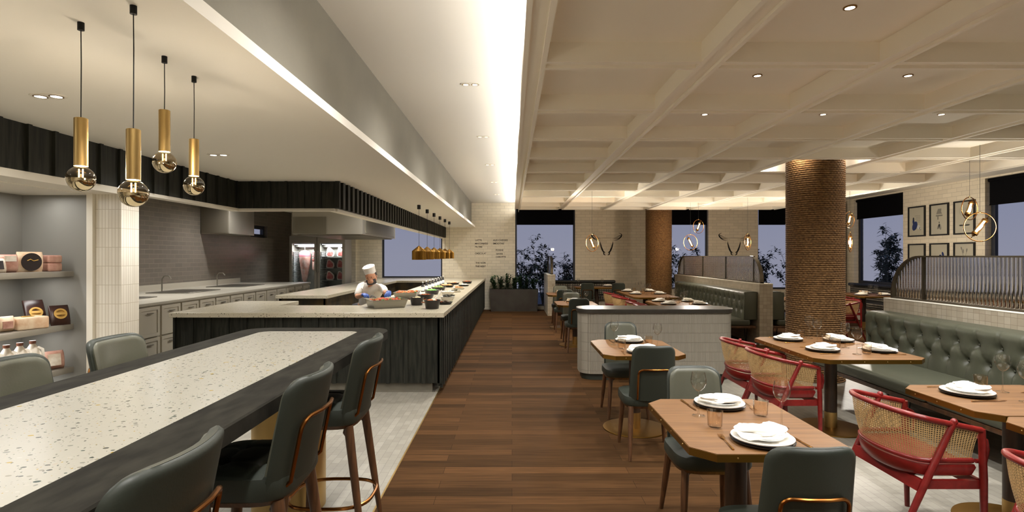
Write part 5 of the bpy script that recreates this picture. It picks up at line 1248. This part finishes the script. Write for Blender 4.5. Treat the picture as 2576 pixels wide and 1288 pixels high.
B_ = [('pelvis', 'waist'), ('waist', 'chest'), ('chest', 'neckb'), ('neckb', 'neck'), ('neck', 'head'), ('chest', 'shl'), ('shl', 'ell'), ('ell', 'wrl'), ('wrl', 'hal'), ('chest', 'shr'), ('shr', 'elr'), ('elr', 'wrr'), ('wrr', 'har'),
      ('pelvis', 'hpl'), ('hpl', 'knl'), ('knl', 'anl'), ('anl', 'tol'), ('pelvis', 'hpr'), ('hpr', 'knr'), ('knr', 'anr'), ('anr', 'tor')]
skinm = mat('warm_skin', (196, 142, 110), .5); white = mat('white_chef_cotton', (236, 232, 224), .8, bump=(40, .1)); bluem = mat('blue_nitrile_glove', (46, 82, 160), .4); maskm = mat('dark_grey_mask', (70, 68, 70), .8); trous = mat('dark_trousers', (40, 40, 44), .8); hairm = mat('dark_hair', (40, 30, 24), .7)
bm = bmesh.new(); bm.from_mesh(skin_mesh('body', J, B_, 'pelvis'))
HC = Vector((.162, -.375, 1.285)); HR = Matrix.Translation(HC) @ Matrix.Rotation(.35, 4, 'X') @ Matrix.Rotation(-.2, 4, 'Y')  # head bowed; face toward -Y
hm = MB(); hm.sphere((0, 0, 0), .1, 24, 16, (.78, .95, 1.12)); hm.sphere((0, -.085, -.045), .05, 14, 10, (.9, .7, .8))
hm.sphere((0, -.1, -.012), .016, 10, 8, (.75, 1, 1.3))
for s_ in (-1, 1): hm.sphere((s_*.077, .005, -.01), .02, 10, 8, (.35, .7, 1.2)); hm.sphere((s_*.03, -.083, .018), .013, 8, 6, (1.2, .6, .7))
hm.tube([(-.022, -.09, -.062), (0, -.098, -.06), (.022, -.09, -.062)], .006, 6)
hm.xform(HR); tmp = bpy.data.meshes.new('tmp'); tmp.from_pydata(hm.v, [], hm.f); bm.from_mesh(tmp)
me = bpy.data.meshes.new('body'); bm.to_mesh(me); me.shade_smooth(); me.materials.append(skinm); body = bpy.data.objects.new('body', me); COL.objects.link(body); body.parent = chef
def child(nm, mb, m, par=chef, smooth=60, R=HR):
    if R is not None: mb.xform(R)
    return mb.build(nm, m, par, smooth=smooth)
e_ = MB(); [e_.sphere((s_*.03, -.0915, .018), .0065, 8, 6) for s_ in (-1, 1)]; child('eyes', e_, mat('dark_eye', (36, 26, 22), .3))
m_ = MB(); m_.grid(lambda u, v: ((-.072+.144*u), -.062-.052*math.sin(PI*u)*(.75+.25*math.sin(PI*v)), -.02-.075*v), 14, 8); child('face_mask', m_, maskm)
m_ = MB(); m_.sphere((0, .012, .012), .104, 20, 12, (.8, .95, 1.1)); m_.v = [(x, max(y, -.02) if z < .05 else y, max(z, -.05)) for x, y, z in m_.v]; child('hair', m_, hairm)
m_ = MB(); rg = [(.083, .05), (.087, .08), (.086, .09), (.088, .11), (.093, .135), (.094, .15), (.078, .16), (.03, .156)]
m_.loft([[(r*.95*math.cos(2*PI*k/36)*(1+.03*math.cos(2*PI*k/36*9)*(z > .1)), .01+r*math.sin(2*PI*k/36)*(1+.03*math.cos(2*PI*k/36*9)*(z > .1)), z) for k in range(36)] for r, z in rg]); child('toque_hat', m_, white)
JK = {k: (J[k][0], v) for k, v in (('pelvis', (.17, .13)), ('waist', (.15, .12)), ('chest', (.16, .13)), ('neckb', .07), ('shl', .066), ('ell', .056), ('shr', .066), ('elr', .056))}
jm = skin_mesh('chef_jacket', JK, [('pelvis', 'waist'), ('waist', 'chest'), ('chest', 'neckb'), ('chest', 'shl'), ('shl', 'ell'), ('chest', 'shr'), ('shr', 'elr')], 'pelvis'); jm.materials.append(white); jk = bpy.data.objects.new('chef_jacket', jm); COL.objects.link(jk); jk.parent = chef
for k in range(4):
    for s_ in (-1, 1): MB().sphere((.105+s_*.045+.0*k, -.245-.033*k*-1+.0-.012*(3-k), 1.09-.055*k), .009, 8, 6).build('jacket_button', maskm, jk)
tm = skin_mesh('trousers', {k: (J[k][0], v) for k, v in (('pelvis', (.165, .125)), ('hpl', .115), ('knl', .085), ('anl', .07), ('hpr', .115), ('knr', .085), ('anr', .07))}, [('pelvis', 'hpl'), ('hpl', 'knl'), ('knl', 'anl'), ('pelvis', 'hpr'), ('hpr', 'knr'), ('knr', 'anr')], 'pelvis'); tm.materials.append(trous); tr_ = bpy.data.objects.new('trousers', tm); COL.objects.link(tr_); tr_.parent = chef
def glove(wr, ha, side, name='glove'):
    w, h = Vector(wr), Vector(ha); d = (h-w).normalized(); up = Vector((0, 0, 1)); sd = d.cross(up).normalized()*side; nn = sd.cross(d)*side
    j = {'a': (w-d*.02, .034), 'b': (w+d*.02, (.036, .03)), 'p': (w+d*.075, (.044, .024))}; bn = [('a', 'b'), ('b', 'p')]
    for i, (o, L1) in enumerate(((-.03, .03), (-.01, .036), (.012, .034), (.032, .026))):
        b0 = w+d*.095+sd*o; j['f%d0' % i] = (b0, .012); j['f%d1' % i] = (b0+d*L1*.9-up*.014, .0105); j['f%d2' % i] = (b0+d*L1*1.3-up*.042, .009); bn += [('p', 'f%d0' % i), ('f%d0' % i, 'f%d1' % i), ('f%d1' % i, 'f%d2' % i)]
    t0 = w+d*.045-sd*.04-up*.008; j['t0'] = (t0, .013); j['t1'] = (t0+d*.03-sd*.012-up*.022, .011); j['t2'] = (t0+d*.052-sd*.006-up*.045, .0095); bn += [('b', 't0'), ('t0', 't1'), ('t1', 't2')]
    gm = skin_mesh(name, j, bn, 'a'); gm.materials.append(bluem); o = bpy.data.objects.new(name, gm); COL.objects.link(o); o.parent = chef
glove(J['wrl'][0], J['hal'][0], 1); glove(J['wrr'][0], J['har'][0], -1)
MB().tube([(-1.99, 7.74, 1.0), (-1.92, 7.55, 1.04), (-1.76, 7.2, 1.03)], .007, 8).build('serving_tongs', 'steel')
tag(bpy.data.objects['serving_tongs'], 'steel serving tongs held in the chef gloved hand', 'tongs')
# ---------------------------------------------------------------- ceiling lights
def twin(x, y, z, label, hot, power):
    t = thing('twin_downlight', label, 'ceiling light', (x, y, z), 0, 'recessed twin downlights')
    MB().prism([(-.045+.045*math.cos(a), .045*math.sin(a)) for a in [PI/2+PI*k/14 for k in range(15)]]+[(.045+.045*math.cos(a), .045*math.sin(a)) for a in [-PI/2+PI*k/14 for k in range(15)]], -.004, .001).build('trim_plate', 'whitetrim', t, smooth=30)
    for s_ in (-1, 1):
        MB().lathe([(.026, -.006), (.033, -.006), (.033, -.003), (.026, -.003)], 24, (s_*.042, 0, 0), closed=True).build('trim_ring', 'brassdark', t)
        MB().cyl((s_*.042, 0, -.0055), .026, .002, 24).build('lens', hot, t)
    light('downlight', 'SPOT', (x, y, z-.02), power, NEUT, .06, angle=2.8, blend=1.0)
for i, y in enumerate((5.03, 7.24, 9.45, 11.68, 14.02, 2.83, .62, -1.6)):
    twin(-.38, y, ZM, 'recessed twin downlight in the high ceiling over the aisle, %s' % ['nearest in view', 'second of five', 'third of five', 'fourth of five', 'last before the end wall', 'overhead out of view', 'above the camera', 'behind the camera'][i], 'ledwarm', LIGHTS['mid'])
for i, y in enumerate((2.9, 4.58, 1.22, -.46)):
    twin(-2.44, y, ZL, 'recessed twin downlight in the low ceiling, %s' % ['beside the globe pendants', 'before the black timber bulkhead', 'out of view overhead', 'behind the camera'][i], 'ledwhite', LIGHTS['low'])
def spot1(x, y, label):
    t = thing('coffer_downlight', label, 'ceiling light', (x, y, ZC), 0, 'small downlights in the coffers')
    MB().lathe([(.024, -.006), (.033, -.006), (.033, .0), (.024, .0)], 24, closed=True).build('trim_ring', 'brassdark', t); MB().cyl((0, 0, -.005), .025, .003, 24).build('lens', 'ledwhite', t)
    light('coffer_spot', 'SPOT', (x, y, ZC-.02), LIGHTS['coffer'], NEUT, .04, angle=2.6, blend=.9)
for x, y, lb in ((1.782, 2.905, 'in the coffer nearest the camera'), (1.782, 4.0, 'second row of coffers, closer to the aisle'), (2.876, 4.0, 'second row of coffers, closer to the windows'), (1.782, 5.094, 'third row of coffers, closest to the aisle'), (2.876, 5.094, 'third row of coffers, middle of three'), (3.97, 5.094, 'third row of coffers, above the fluted screen'),
                 (2.876, 2.905, 'first row, out of view above the bench'), (3.97, 4.0, 'second row, out of view above the screen'), (1.782, 1.811, 'above the camera, aisle side'), (2.876, 1.811, 'above the camera, bench side'), (1.782, .717, 'behind the camera, aisle side'), (2.876, .717, 'behind the camera, bench side')):
    spot1(x, y, 'small recessed downlight, ' + lb)
# cove strips, niche and kitchen lights
light('cove_strip', 'AREA', (.135, 6.6, 2.872), LIGHTS['cove_mid'], NEUT, .03, rot=(0, PI-.9, 0), sy=19)
light('cove_strip', 'AREA', (-1.14, 6.6, ZL+.05), LIGHTS['cove_low'], NEUT, .03, rot=(0, PI-.3, 0), sy=19)
for z in SZ[1:]: light('shelf_light', 'AREA', (-3.66, 2.7, z-.055), LIGHTS['niche'], NEUT, .06, sy=3.2)
light('niche_light', 'AREA', (-3.62, 2.7, 2.05), LIGHTS['niche']*1.6, NEUT, .08, sy=3.2)
for i, (x, y) in enumerate(((-5.4, 5.6), (-5.4, 8.4), (-5.4, 11.2), (-2.5, 8.2), (-2.55, 10.6), (-2.55, 14.6))):
    twin(x, y, ZQ, 'recessed twin downlight in the kitchen ceiling, %s' % ['beside the tiled pier', 'above the middle cabinets', 'before the meat fridges', 'above the chef', 'beside the hood', 'before the end window'][i], 'ledwarm', LIGHTS['kitchen'])
bpy.context.view_layer.update()
